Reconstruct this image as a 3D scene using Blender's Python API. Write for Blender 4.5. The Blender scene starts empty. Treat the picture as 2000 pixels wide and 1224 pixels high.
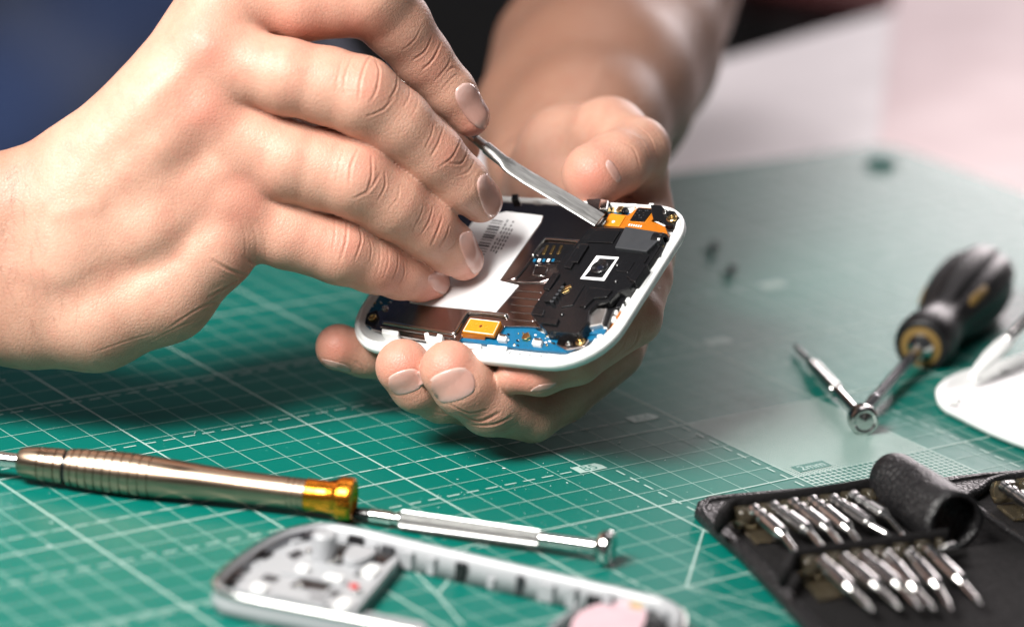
import bpy, math, random
import numpy as np
from mathutils import Matrix, Vector
random.seed(7); rng = np.random.default_rng(7)
scene = bpy.context.scene
COL = scene.collection
CM = 0.01                                            # everything below is worked out in centimetres

# ------------------------------------------------------------------ camera (solved from the mat's grid)
R = np.array([[0.81043584, -0.58321808, 0.05523059],
              [-0.13282334, -0.27475263, -0.95229667],
              [0.57057138, 0.76443945, -0.30013435]])          # rows: right, down, forward
C0 = np.array([-45.98696234, -82.81391728, 32.92795232])
F = 6668.89
def ray(x, y): return np.array([(x - 1000) / F, (y - 612) / F, 1.0]) @ R
def G(x, y, z=0.0):
    r = ray(x, y); return C0 + (z - C0[2]) / r[2] * r
def D(x, y, d): return C0 + d * ray(x, y)
def c2w(P): return C0 + np.asarray(P) @ R
def w2c(P): return (np.asarray(P) - C0) @ R.T
def cam3(x, y, d): return np.array([(x - 1000) / F * d, (y - 612) / F * d, d])

cd = bpy.data.cameras.new('camera'); cam = bpy.data.objects.new('camera', cd); COL.objects.link(cam)
M = Matrix(((R[0][0], -R[1][0], -R[2][0], C0[0] * CM), (R[0][1], -R[1][1], -R[2][1], C0[1] * CM),
            (R[0][2], -R[1][2], -R[2][2], C0[2] * CM), (0, 0, 0, 1)))
cam.matrix_world = M
cd.sensor_width = 36; cd.lens = F / 2000 * 36; cd.clip_start = 0.05; cd.clip_end = 60
cd.dof.use_dof = True; cd.dof.focus_distance = 0.960; cd.dof.aperture_fstop = 5.6
scene.camera = cam

# ------------------------------------------------------------------ materials
MATS = {}
class NT:
    def __init__(s, name):
        s.m = bpy.data.materials.new(name); s.m.use_nodes = True
        s.n = s.m.node_tree.nodes; s.l = s.m.node_tree.links
        s.b = s.n['Principled BSDF']; MATS[name] = s.m
        s.tc = s.n.new('ShaderNodeTexCoord'); s.geo = s.n.new('ShaderNodeNewGeometry')
    def node(s, t, **k):
        n = s.n.new(t)
        for a, v in k.items(): setattr(n, a, v)
        return n
    def noise(s, scale, detail=3, rough=0.55, vec=None):
        n = s.node('ShaderNodeTexNoise'); n.inputs['Scale'].default_value = scale
        n.inputs['Detail'].default_value = detail; n.inputs['Roughness'].default_value = rough
        s.l.new(vec or s.geo.outputs['Position'], n.inputs['Vector']); return n.outputs['Fac']
    def ramp(s, fac, stops):
        r = s.node('ShaderNodeValToRGB')
        while len(r.color_ramp.elements) < len(stops): r.color_ramp.elements.new(0.5)
        for e, (p, c) in zip(r.color_ramp.elements, stops):
            e.position = p; e.color = (*c, 1) if len(c) == 3 else c
        s.l.new(fac, r.inputs['Fac']); return r.outputs['Color']
    def mix(s, fac, a, b):
        n = s.node('ShaderNodeMix', data_type='RGBA')
        for sock, v in ((n.inputs[0], fac), (n.inputs[6], a), (n.inputs[7], b)):
            if isinstance(v, bpy.types.NodeSocket): s.l.new(v, sock)
            elif isinstance(v, (int, float)): sock.default_value = v
            else: sock.default_value = (*v, 1)
        return n.outputs[2]
    def math(s, op, a, b=0.0):
        n = s.node('ShaderNodeMath', operation=op)
        for i, v in enumerate((a, b)):
            if isinstance(v, bpy.types.NodeSocket): s.l.new(v, n.inputs[i])
            else: n.inputs[i].default_value = v
        return n.outputs[0]
    def bump(s, h, dist, strength=1.0, prev=None):
        n = s.node('ShaderNodeBump'); n.inputs['Distance'].default_value = dist
        n.inputs['Strength'].default_value = strength; s.l.new(h, n.inputs['Height'])
        if prev: s.l.new(prev, n.inputs['Normal'])
        return n.outputs['Normal']
    def set(s, **k):
        for a, v in k.items():
            i = s.b.inputs[a]
            if isinstance(v, bpy.types.NodeSocket): s.l.new(v, i)
            elif isinstance(v, tuple) and len(v) == 3 and i.type == 'RGBA': i.default_value = (*v, 1)
            else: i.default_value = v
        return s
def P(**k): return {a.replace('_', ' '): v for a, v in k.items()}

def simple(name, col, rough, metal=0.0, var=0.06, vscale=300, bump=0.0, bscale=2000, **k):
    t = NT(name)
    f = t.noise(vscale, 4)
    lo = tuple(max(0, c * (1 - var)) for c in col); hi = tuple(min(1, c * (1 + var)) for c in col)
    t.set(**{'Base Color': t.mix(f, lo, hi), 'Metallic': metal})
    rf = t.noise(vscale * 1.7, 3)
    t.set(Roughness=t.math('ADD', t.math('MULTIPLY', rf, rough * 0.4), rough * 0.8))
    if bump: t.set(Normal=t.bump(t.noise(bscale, 2), bump))
    for a, v in k.items(): t.set(**{a.replace('_', ' '): v})
    return t.m

# skin: colour of the flesh varies by an attribute painted where blood shows (knuckles, finger pads)
def skin_mat():
    t = NT('skin')
    a = t.node('ShaderNodeAttribute', attribute_name='flush').outputs['Fac']
    c = t.node('ShaderNodeAttribute', attribute_name='crease').outputs['Fac']
    n1 = t.noise(60, 4, 0.6); n2 = t.noise(420, 4, 0.65)
    n3 = t.noise(140, 5, 0.7)
    base = t.mix(n1, (0.49, 0.255, 0.178), (0.57, 0.325, 0.24))
    base = t.mix(t.math('MULTIPLY', t.ramp(n3, [(0.48, (0, 0, 0)), (0.62, (1, 1, 1))]), 0.28), base, (0.60, 0.375, 0.28))
    base = t.mix(t.math('MULTIPLY', t.ramp(n3, [(0.36, (1, 1, 1)), (0.48, (0, 0, 0))]), 0.32), base, (0.50, 0.20, 0.15))
    base = t.mix(t.math('MULTIPLY', t.ramp(n2, [(0.45, (0, 0, 0)), (0.75, (1, 1, 1))]), 0.45), base, (0.58, 0.29, 0.21))
    base = t.mix(t.math('MULTIPLY', t.node('ShaderNodeAttribute', attribute_name='tan').outputs['Fac'], 0.75), base, (0.23, 0.112, 0.070))  # browner forearms: some suntan, deepened to paint shade into the skin colour
    base = t.mix(t.math('MULTIPLY', a, 0.80), base, (0.52, 0.18, 0.13))
    base = t.mix(t.math('MULTIPLY', c, 0.5), base, (0.40, 0.16, 0.10))
    t.set(**{'Base Color': base, 'Roughness': 0.46, 'Specular IOR Level': 0.42,
             'Subsurface Weight': 0.20, 'Subsurface Radius': (1.0, 0.36, 0.2), 'Subsurface Scale': 0.0032})
    v = t.node('ShaderNodeTexVoronoi', feature='DISTANCE_TO_EDGE'); v.inputs['Scale'].default_value = 900
    mp = t.node('ShaderNodeMapping'); mp.inputs['Scale'].default_value = (1, 1.5, 0.8); mp.inputs['Rotation'].default_value = (0.4, 0.7, 0.3)
    t.l.new(t.geo.outputs['Position'], mp.inputs['Vector']); t.l.new(mp.outputs['Vector'], v.inputs['Vector'])
    b = t.bump(t.ramp(v.outputs['Distance'], [(0.0, (0, 0, 0)), (0.16, (1, 1, 1))]), 0.00009, 0.55)
    b = t.bump(t.noise(1900, 3), 0.00009, 0.6, b)
    b = t.bump(t.noise(380, 3), 0.0003, 0.08, b)
    t.set(Normal=b); return t.m
SKIN = skin_mat()
def nail_mat():
    t = NT('nail')
    a = t.node('ShaderNodeAttribute', attribute_name='tip').outputs['Fac']
    n = t.noise(250, 3)
    c = t.mix(n, (0.55, 0.27, 0.215), (0.60, 0.32, 0.265))
    c = t.mix(t.ramp(a, [(0.0, (0, 0, 0)), (0.84, (0.0, 0.0, 0.0)), (0.96, (.8, .8, .8))]), c, (0.62, 0.42, 0.36))
    c = t.mix(t.ramp(a, [(0.04, (0.7, 0.7, 0.7)), (0.3, (0, 0, 0))]), c, (0.62, 0.40, 0.36))
    t.set(**{'Base Color': c, 'Roughness': 0.24, 'Specular IOR Level': 0.55, 'Subsurface Weight': 0.2,
             'Subsurface Radius': (1, .4, .3), 'Subsurface Scale': 0.002})
    t.set(Normal=t.bump(t.noise(900, 3), 0.00008, 0.6)); return t.m
NAIL = nail_mat()
def mat_green():
    t = NT('cutting_mat_vinyl')
    n = t.noise(35, 5); f = t.noise(2500, 2); s = t.noise(180, 5, 0.7)
    c = t.mix(n, (0.0, 0.112, 0.088), (0.0, 0.132, 0.102))
    c = t.mix(t.math('MULTIPLY', t.ramp(s, [(0.62, (0, 0, 0)), (0.80, (1, 1, 1))]), 0.35), c, (0.03, 0.19, 0.16))
    vo = t.node('ShaderNodeTexVoronoi'); vo.inputs['Scale'].default_value = 230; t.l.new(t.geo.outputs['Position'], vo.inputs['Vector'])
    c = t.mix(t.ramp(vo.outputs['Distance'], [(0.0, (0.55, 0.55, 0.55)), (0.07, (0.5, 0.5, 0.5)), (0.10, (0, 0, 0))]), c, (0.05, 0.24, 0.20))
    t.set(**{'Base Color': c, 'Specular IOR Level': 0.24})
    t.set(Roughness=t.math('ADD', t.math('MULTIPLY', s, 0.12), 0.34))
    t.set(Normal=t.bump(f, 0.00004, 0.6)); return t.m
GREEN = mat_green()
PRINT = simple('mat_print', (0.35, 0.48, 0.44), 0.45, var=0.12, vscale=500)
PRINT2 = simple('mat_print_fine', (0.50, 0.62, 0.58), 0.45, var=0.10, vscale=400)
PRINTG = simple('mat_print_label_ink', (0.03, 0.17, 0.14), 0.45)
TABLE = simple('white_table_top', (0.84, 0.80, 0.81), 0.6, var=0.05, vscale=30)
FLOOR = simple('dark_floor', (0.085, 0.068, 0.060), 0.5, var=0.2, vscale=8)
CHROME = simple('chrome', (0.62, 0.62, 0.60), 0.13, 1.0)
STEEL = simple('bit_steel', (0.60, 0.59, 0.58), 0.2, 1.0)
WHITEP = simple('white_plastic', (0.80, 0.81, 0.80), 0.32, var=0.03)
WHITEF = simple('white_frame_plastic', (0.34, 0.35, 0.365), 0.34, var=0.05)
BLACKP = simple('black_plastic', (0.007, 0.007, 0.008), 0.22, var=0.2, bump=0.00003)
GREYP = simple('grey_plastic', (0.032, 0.034, 0.038), 0.45, var=0.15, bump=0.00006)
BLUEP = simple('blue_board', (0.004, 0.105, 0.215), 0.32, var=0.25, vscale=900)
AMBER = simple('amber_flex', (0.62, 0.225, 0.014), 0.26, var=0.15, vscale=700)
AMBERD = simple('amber_flex_edge', (0.42, 0.125, 0.008), 0.3, var=0.2, vscale=900)
GOLD = simple('gold_metal', (0.80, 0.56, 0.24), 0.22, 1.0)
LABELW = simple('label_paper', (0.83, 0.83, 0.84), 0.5, var=0.02)
LABELI = simple('label_ink', (0.06, 0.06, 0.07), 0.6)
SUEDE = simple('black_suede', (0.0075, 0.0068, 0.0072), 0.85, var=0.4, vscale=400, bump=0.0005, bscale=900, Specular_IOR_Level=0.22)
SMOKE = simple('smoky_plastic', (0.36, 0.30, 0.20), 0.14, var=0.1, Transmission_Weight=0.9, IOR=1.45)
RED = simple('red_plastic', (0.50, 0.02, 0.02), 0.4)
REDD = simple('dull_red', (0.16, 0.03, 0.03), 0.5)
YELLOW = simple('yellow_plastic', (0.19, 0.115, 0.03), 0.5)
RUBBER = simple('black_rubber', (0.006, 0.0055, 0.006), 0.42, var=0.2)
PINK = simple('pink_sheet_paper', (0.88, 0.71, 0.72), 0.7, var=0.04, vscale=20)
PINKF = simple('pink_film', (0.62, 0.42, 0.46), 0.25, var=0.12, vscale=150)
TROUSER = simple('black_cloth', (0.004, 0.0035, 0.0035), 0.9, var=0.3, Specular_IOR_Level=0.1)
def plate_mat():
    t = NT('phone_steel_plate')
    n = t.noise(200, 3)
    t.set(**{'Base Color': t.mix(n, (0.40, 0.35, 0.34), (0.47, 0.42, 0.41)), 'Metallic': 1.0})
    t.set(Roughness=t.math('ADD', t.math('MULTIPLY', t.noise(700, 3), 0.08), 0.12))
    t.set(Normal=t.bump(t.noise(60, 2), 0.0002, 0.25)); return t.m
PLATE = plate_mat()
def brushed(name, col, rough, axis, amount=1.0):
    t = NT(name)
    mp = t.node('ShaderNodeMapping')
    # stretch noise along the given world axis
    z = Vector(axis).normalized(); q = z.to_track_quat('Z', 'Y').inverted().to_euler()
    mp.inputs['Rotation'].default_value = q
    t.l.new(t.geo.outputs['Position'], mp.inputs['Vector'])
    m2 = t.node('ShaderNodeMapping'); m2.inputs['Scale'].default_value = (1, 1, 0.05); t.l.new(mp.outputs['Vector'], m2.inputs['Vector']); mp = m2
    n = t.noise(3500, 3, 0.6, mp.outputs['Vector']); m = t.noise(900, 4, 0.7, mp.outputs['Vector'])
    f = t.math('ADD', t.math('MULTIPLY', n, 0.5), t.math('MULTIPLY', m, 0.5))
    lo = tuple(c * (1 - 0.35 * amount) for c in col); hi = tuple(min(1, c * (1 + 0.3 * amount)) for c in col)
    t.set(**{'Base Color': t.mix(t.ramp(f, [(0.35, (0, 0, 0)), (0.65, (1, 1, 1))]), lo, hi), 'Metallic': 1.0, 'Roughness': rough})
    t.set(Normal=t.bump(f, 0.0001 * amount, 0.6)); return t.m
def leather():
    t = NT('black_leather')
    w = t.noise(90, 2)
    v = t.node('ShaderNodeTexVoronoi', feature='DISTANCE_TO_EDGE'); v.inputs['Scale'].default_value = 560
    dv = t.node('ShaderNodeVectorMath', operation='ADD')
    nz = t.node('ShaderNodeTexNoise'); nz.inputs['Scale'].default_value = 500
    sc = t.node('ShaderNodeVectorMath', operation='SCALE'); sc.inputs['Scale'].default_value = 0.0006
    t.l.new(t.geo.outputs['Position'], nz.inputs['Vector']); t.l.new(nz.outputs['Color'], sc.inputs[0])
    t.l.new(t.geo.outputs['Position'], dv.inputs[0]); t.l.new(sc.outputs[0], dv.inputs[1]); t.l.new(dv.outputs[0], v.inputs['Vector'])
    h = t.ramp(v.outputs['Distance'], [(0.0, (0, 0, 0)), (0.22, (1, 1, 1))])
    t.set(**{'Base Color': t.mix(h, (0.006, 0.006, 0.007), (0.016, 0.015, 0.016)), 'Roughness': 0.42, 'Specular IOR Level': 0.55})
    t.set(Normal=t.bump(h, 0.00017, 0.8, t.bump(t.noise(1500, 3), 0.00005, 0.5))); return t.m
LEATHER = leather()
def navy():
    t = NT('navy_cotton')
    n = t.noise(25, 4); wv = t.noise(2200, 2)
    c = t.mix(n, (0.022, 0.040, 0.110), (0.032, 0.056, 0.145))
    c = t.mix(t.math('MULTIPLY', wv, 0.5), c, (0.016, 0.030, 0.082))
    t.set(**{'Base Color': c, 'Roughness': 0.85, 'Sheen Weight': 0.25, 'Specular IOR Level': 0.2})
    t.set(Normal=t.bump(wv, 0.0004, 0.6)); return t.m
NAVY = navy()

# ------------------------------------------------------------------ object helpers
ORG = {}
def tag(o, label=None, cat=None, group=None, kind=None):
    if label: o['label'] = label
    if cat: o['category'] = cat
    if group: o['group'] = group
    if kind: o['kind'] = kind
    return o
def thing(name, loc, label, cat, group=None):
    o = bpy.data.objects.new(name, None); COL.objects.link(o)
    o.empty_display_size = 0.01; o.location = Vector(loc) * CM; ORG[o] = np.array(loc, float)
    return tag(o, label, cat, group)
def mk(name, V, Fc, m, parent=None, smooth=True, bevel=0.0, seg=2, attrs=None, angle=None):
    """one mesh object; V are world centimetres"""
    V = np.asarray(V, float)
    o0 = ORG[parent] if parent is not None else np.zeros(3)
    me = bpy.data.meshes.new(name)
    me.from_pydata(((V - o0) * CM).tolist(), [], [list(map(int, f)) for f in Fc]); me.update()
    me.polygons.foreach_set('use_smooth', [smooth] * len(me.polygons))
    me.materials.append(m)
    for k, a in (attrs or {}).items():
        at = me.attributes.new(k, 'FLOAT', 'POINT'); at.data.foreach_set('value', np.asarray(a, np.float32))
    o = bpy.data.objects.new(name, me); COL.objects.link(o)
    if parent is not None: o.parent = parent
    ORG[o] = o0
    if bevel:
        b = o.modifiers.new('bevel', 'BEVEL'); b.width = bevel * CM; b.segments = seg; b.limit_method = 'ANGLE'; b.angle_limit = 0.6
    return o
def frame(ax):
    ax = np.array(ax, float); ax /= np.linalg.norm(ax)
    h = np.array([0, 0, 1.0]) if abs(ax[2]) < 0.9 else np.array([1.0, 0, 0])
    s = np.cross(h, ax); s /= np.linalg.norm(s); return ax, s, np.cross(ax, s)
class MB:
    def __init__(s): s.V = []; s.F = []
    def add(s, V, Fc):
        n = len(s.V); s.V += [list(v) for v in V]; s.F += [[i + n for i in f] for f in Fc]; return s
    def build(s, name, m, parent=None, **k): return mk(name, s.V, s.F, m, parent, **k)
def lathe(a, b, prof, seg=40, closed=True, flat=None):
    """prof: (cm along the axis from a, radius); flat = (vector, factor) squashes across a direction"""
    a = np.array(a, float); ax, s, t = frame(np.array(b, float) - a)
    V = []; Fc = []
    for (x, r) in prof:
        for k in range(seg):
            an = 2 * math.pi * k / seg
            V.append(a + ax * x + (s * math.cos(an) + t * math.sin(an)) * max(r, 1e-4))
    n = len(prof)
    for i in range(n - 1):
        for k in range(seg):
            k2 = (k + 1) % seg
            Fc.append((i * seg + k, i * seg + k2, (i + 1) * seg + k2, (i + 1) * seg + k))
    if closed:
        Fc.append(list(range(seg))[::-1]); Fc.append([(n - 1) * seg + k for k in range(seg)])
    return V, Fc
def steps(prof, e=0.012):
    """turn a profile into one with tight support loops so smooth shading keeps its edges"""
    out = []
    for i, p in enumerate(prof):
        p = np.array(p, float)
        if i:
            q = np.array(prof[i - 1], float); d = q - p; l = np.linalg.norm(d)
            if l > 3 * e: out.append(tuple(p + d / l * e))
        out.append(tuple(p))
        if i < len(prof) - 1:
            q = np.array(prof[i + 1], float); d = q - p; l = np.linalg.norm(d)
            if l > 3 * e: out.append(tuple(p + d / l * e))
    return out
def spline(pts, n=8, closed=False):
    pts = np.array(pts, float); N = len(pts); out = []
    for i in range(N if closed else N - 1):
        p = [pts[(i + j) % N] if closed else pts[min(max(i + j, 0), N - 1)] for j in (-1, 0, 1, 2)]
        for k in range(n):
            t = k / n
            out.append(0.5 * ((2 * p[1]) + (-p[0] + p[2]) * t + (2 * p[0] - 5 * p[1] + 4 * p[2] - p[3]) * t * t + (-p[0] + 3 * p[1] - 3 * p[2] + p[3]) * t ** 3))
    if not closed: out.append(pts[-1])
    return np.array(out)
def tube(pts, r, seg=10, closed=False, up=(0, 0, 1), flat=1.0):
    pts = np.array(pts, float); N = len(pts); V = []; Fc = []
    up = np.array(up, float)
    rr = np.broadcast_to(np.asarray(r, float), (N,))
    for i in range(N):
        a = pts[(i - 1) % N] if closed or i else pts[0]; b = pts[(i + 1) % N] if closed or i < N - 1 else pts[-1]
        t = b - a; t /= np.linalg.norm(t); s = np.cross(up, t); s /= np.linalg.norm(s); n = np.cross(t, s)
        for k in range(seg):
            an = 2 * math.pi * k / seg
            V.append(pts[i] + (s * math.cos(an) + n * math.sin(an) * flat) * rr[i])
    for i in range(N if closed else N - 1):
        j = (i + 1) % N
        for k in range(seg):
            k2 = (k + 1) % seg; Fc.append((i * seg + k, i * seg + k2, j * seg + k2, j * seg + k))
    if not closed:
        Fc.append(list(range(seg))[::-1]); Fc.append([(N - 1) * seg + k for k in range(seg)])
    return V, Fc
def prism(top, down):
    """closed solid from a loop of points and an offset vector"""
    top = np.array(top, float); n = len(top); bot = top + np.array(down, float)
    nrm = sum(np.cross(top[i] - top[0], top[(i + 1) % n] - top[0]) for i in range(n))
    loop = list(range(n))
    if np.dot(nrm, np.array(down)) > 0: loop = loop[::-1]
    Fc = [loop, [i + n for i in loop[::-1]]]
    for i in range(n):
        a, b = loop[i], loop[(i + 1) % n]; Fc.append((b, a, a + n, b + n))
    return np.vstack([top, bot]), Fc
def gl(pts, h): return np.array([G(x, y, h) for x, y in pts])

# ------------------------------------------------------------------ PERSON: flesh grown as one implicit surface, in camera-aligned cm
class Field:
    def __init__(s, lo, hi, h):
        s.lo = np.array(lo, float); s.h = h
        s.n = np.ceil((np.array(hi) - s.lo) / h).astype(int) + 1
        s.ax = [(s.lo[i] + h * np.arange(s.n[i])).astype(np.float32) for i in range(3)]
    def new(s): return np.full(tuple(s.n), 9.0, np.float32)
    def box(s, lo, hi):
        a = np.clip(np.floor((np.array(lo) - s.lo) / s.h).astype(int), 0, s.n)
        b = np.clip(np.ceil((np.array(hi) - s.lo) / s.h).astype(int) + 1, 0, s.n)
        return tuple(slice(x, y) for x, y in zip(a, b))
    def capsule(s, A, a, b, ra, rb, k, zs=1.0):
        m = max(ra, rb) + k + 0.35
        sl = s.box(np.minimum(a, b) - m, np.maximum(a, b) + m)
        if any(q.stop <= q.start for q in sl): return
        X = s.ax[0][sl[0]][:, None, None]; Y = s.ax[1][sl[1]][None, :, None]; Z = s.ax[2][sl[2]][None, None, :]
        ba = (b - a).astype(np.float32); l2 = float(ba @ ba) + 1e-9
        px, py, pz = X - np.float32(a[0]), Y - np.float32(a[1]), Z - np.float32(a[2])
        t = np.clip((px * ba[0] + py * ba[1] + pz * ba[2]) / np.float32(l2), 0, 1)
        d = np.sqrt((px - ba[0] * t) ** 2 + (py - ba[1] * t) ** 2 + ((pz - ba[2] * t) * np.float32(zs)) ** 2) - (np.float32(ra) + np.float32(rb - ra) * t)
        A[sl] = smin(A[sl], d, k)
    def chain(s, A, pts, k=0.18, zs=1.0):
        q = [(cam3(*p[:3]), p[3] * p[2] / F) for p in pts]
        if len(q) == 1: s.capsule(A, q[0][0], q[0][0] + 1e-3, q[0][1], q[0][1], k, zs)
        for (a, ra), (b, rb) in zip(q[:-1], q[1:]): s.capsule(A, a, b, ra, rb, k, zs)
        return A
    def hit(s, A, px, py, d0=None, d1=None):
        """first surface point along the camera ray through a pixel"""
        d = np.arange(s.lo[2], s.ax[2][-1], s.h * 0.25)
        X = (px - 1000) / F * d; Y = (py - 612) / F * d
        v = s.sample(A, np.c_[X, Y, d])
        w = np.where(v < 0)[0]
        if len(w) == 0: return None
        i = max(w[0], 1); f = v[i - 1] / (v[i - 1] - v[i] + 1e-9); dd = d[i - 1] + (d[i] - d[i - 1]) * f
        return np.array([(px - 1000) / F * dd, (py - 612) / F * dd, dd])
    def sample(s, A, Pn):
        g = (np.asarray(Pn) - s.lo) / s.h
        g = np.clip(g, 0, np.array(s.n) - 1.001); i = g.astype(int); f = g - i
        r = 0
        for dx in (0, 1):
            for dy in (0, 1):
                for dz in (0, 1):
                    w = (f[:, 0] if dx else 1 - f[:, 0]) * (f[:, 1] if dy else 1 - f[:, 1]) * (f[:, 2] if dz else 1 - f[:, 2])
                    r = r + w * A[i[:, 0] + dx, i[:, 1] + dy, i[:, 2] + dz]
        return r
    def grad(s, A, Pn, e=None):
        e = e or s.h
        g = np.stack([s.sample(A, Pn + e * np.eye(3)[k]) - s.sample(A, Pn - e * np.eye(3)[k]) for k in range(3)], 1)
        return g / (np.linalg.norm(g, axis=1, keepdims=True) + 1e-9)
    def nets(s, A):
        ins = A < 0
        c = np.zeros(tuple(s.n - 1), np.int8)
        for dx in (0, 1):
            for dy in (0, 1):
                for dz in (0, 1):
                    c += ins[dx:dx + s.n[0] - 1, dy:dy + s.n[1] - 1, dz:dz + s.n[2] - 1]
        act = np.argwhere((c > 0) & (c < 8))
        idx = np.full(tuple(s.n - 1), -1, np.int32); idx[tuple(act.T)] = np.arange(len(act))
        corn = {}
        for dx in (0, 1):
            for dy in (0, 1):
                for dz in (0, 1): corn[dx, dy, dz] = A[act[:, 0] + dx, act[:, 1] + dy, act[:, 2] + dz]
        acc = np.zeros((len(act), 3)); cnt = np.zeros(len(act))
        for p in corn:
            for k in range(3):
                if p[k] == 0:
                    q = list(p); q[k] = 1; q = tuple(q); va, vb = corn[p], corn[q]
                    m = (va < 0) != (vb < 0); t = np.where(m, va / np.where(m, va - vb, 1), 0)
                    pos = np.zeros((len(act), 3)); pos[:] = p; pos[:, k] = t
                    acc += pos * m[:, None]; cnt += m
        V = s.lo + s.h * (act + acc / cnt[:, None])
        quads = []
        for k in range(3):
            a, b = [(1, 2), (2, 0), (0, 1)][k]
            sl0 = [slice(1, -1)] * 3; sl0[k] = slice(0, -1); sl1 = list(sl0); sl1[k] = slice(1, None)
            i0, i1 = ins[tuple(sl0)], ins[tuple(sl1)]
            e = np.argwhere(i0 != i1)
            if not len(e): continue
            flip = i0[tuple(e.T)]
            off = np.ones(3, int); off[k] = 0; e = e + off
            def at(da, db):
                q = e.copy(); q[:, a] += da; q[:, b] += db; return idx[tuple(q.T)]
            Q = np.stack([at(-1, -1), at(0, -1), at(0, 0), at(-1, 0)], 1)
            Q[~flip] = Q[~flip][:, ::-1]; quads.append(Q)
        Q = np.vstack(quads); Q = Q[(Q >= 0).all(1)]
        return V, Q
def smin(a, b, k):
    h = np.maximum(k - np.abs(a - b), 0) / k
    return np.minimum(a, b) - h * h * np.float32(k * 0.25)

def grid_near(V, pts):
    """distance from each vertex to the nearest of pts (cell hashing keeps it quick)"""
    from mathutils import kdtree
    kd = kdtree.KDTree(len(pts))
    for i, p in enumerate(pts): kd.insert(p, i)
    kd.balance()
    out = np.full(len(V), 9.0); ix = np.zeros(len(V), int)
    lo, hi = pts.min(0) - 0.6, pts.max(0) + 0.6
    for i in np.where(((V > lo) & (V < hi)).all(1))[0]:
        _, j, d = kd.find(V[i]); out[i] = d; ix[i] = j
    return out, ix

def subdivide(V, Q):
    """one linear split of the quads followed by nothing: positions get pulled onto the field afterwards"""
    E = np.concatenate([Q[:, [0, 1]], Q[:, [1, 2]], Q[:, [2, 3]], Q[:, [3, 0]]]); Es = np.sort(E, 1)
    key = Es[:, 0].astype(np.int64) * len(V) + Es[:, 1]
    u, inv = np.unique(key, return_inverse=True)
    mid = (V[(u // len(V)).astype(int)] + V[(u % len(V)).astype(int)]) / 2
    fc = V[Q].mean(1); n0 = len(V); n1 = n0 + len(mid); m = len(Q)
    e = [n0 + inv[i * m:(i + 1) * m] for i in range(4)]; c = n1 + np.arange(m)
    Q2 = np.concatenate([np.stack([Q[:, 0], e[0], c, e[3]], 1), np.stack([e[0], Q[:, 1], e[1], c], 1),
                         np.stack([c, e[1], Q[:, 2], e[2]], 1), np.stack([e[3], c, e[2], Q[:, 3]], 1)])
    return np.vstack([V, mid, fc]), Q2

def combine(fld, palm, fingers, k_web, k_touch):
    tot = palm
    for f in fingers:
        hand = smin(palm, f, k_web)
        tot = hand if tot is palm else smin(tot, hand, k_touch)
    return tot

# ---- the hand with the tool (its own field, 0.7 mm cells, then split once)
fr = Field((-22.0, -11.0, 91.6), (0.9, 2.2, 100.2), 0.075)
palm = fr.new()
for ch in ([(-470, 425, 97.6, 110), (-250, 415, 96.8, 104), (-80, 400, 95.9, 100), (20, 392, 95.4, 84), (160, 318, 95.1, 78), (328, 178, 95.0, 82), (455, -15, 95.3, 84)],
           [(-470, 475, 97.6, 118), (-250, 478, 96.7, 114), (-80, 480, 95.8, 110), (120, 400, 95.0, 86), (290, 225, 94.7, 76), (412, 112, 94.6, 72)],
           [(-470, 515, 97.6, 118), (-250, 528, 96.7, 115), (-80, 540, 95.8, 112), (120, 500, 95.1, 92), (300, 335, 95.0, 80), (412, 238, 94.9, 70)],
           [(-470, 560, 97.6, 114), (-250, 580, 96.8, 110), (-80, 597, 95.9, 108), (60, 612, 95.7, 98), (185, 612, 95.7, 104), (318, 565, 95.7, 96), (412, 480, 95.5, 80), (455, 400, 95.3, 68)],
           [(60, 560, 95.5, 98), (280, 440, 95.15, 84), (425, 335, 95.1, 74)], [(120, 450, 95.1, 90), (310, 275, 94.8, 76), (405, 178, 94.75, 70)], [(160, 360, 95.1, 82), (320, 205, 94.8, 76), (425, 60, 94.85, 74)],
           [(-480, 492, 97.7, 176), (-280, 495, 97.2, 150), (-80, 500, 96.3, 110)], [(250, 420, 96.2, 96), (420, 220, 96.0, 88), (450, 60, 96.0, 84)]):
    fr.chain(palm, ch, 0.5)
mid = fr.chain(fr.new(), [(412, 112, 94.6, 72), (560, 150, 94.3, 74), (640, 168, 94.4, 75), (703, 187, 94.4, 77), (775, 240, 94.9, 68), (845, 302, 95.5, 60), (900, 357, 96.1, 54), (938, 392, 96.7, 43)])
rin = fr.chain(fr.new(), [(412, 238, 94.9, 72), (560, 314, 95.0, 80), (630, 330, 95.1, 79), (690, 347, 95.0, 77), (765, 397, 95.5, 67), (832, 442, 96.2, 60), (880, 484, 96.9, 50), (905, 508, 97.3, 40)])
pin = fr.chain(fr.new(), [(455, 405, 95.4, 70), (560, 456, 95.6, 68), (665, 488, 95.8, 67), (730, 514, 96.3, 58), (782, 534, 96.9, 50), (820, 546, 97.4, 42), (845, 552, 97.7, 34)])
ind = fr.chain(fr.new(), [(470, -30, 95.4, 82), (590, -4, 95.2, 84), (720, -12, 95.3, 84), (775, 48, 95.9, 67), (824, 112, 96.5, 56), (880, 178, 97.0, 48), (918, 228, 97.3, 39)])
thu = fr.chain(fr.new(), [(250, 330, 97.2, 80), (500, 200, 98.4, 70), (700, 235, 99.0, 60), (830, 270, 99.2, 52), (895, 290, 99.2, 42)])
HR = combine(fr, palm, [mid, rin, pin, ind, thu], 0.55, 0.10)
del palm, mid, rin, pin, ind, thu
for x, y, d, r in ((405, 90, 94.27, 46), (402, 214, 94.45, 44), (462, 392, 95.0, 40)):        # knuckle heads
    fr.chain(HR, [(x, y, d, r)], 0.6)

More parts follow.
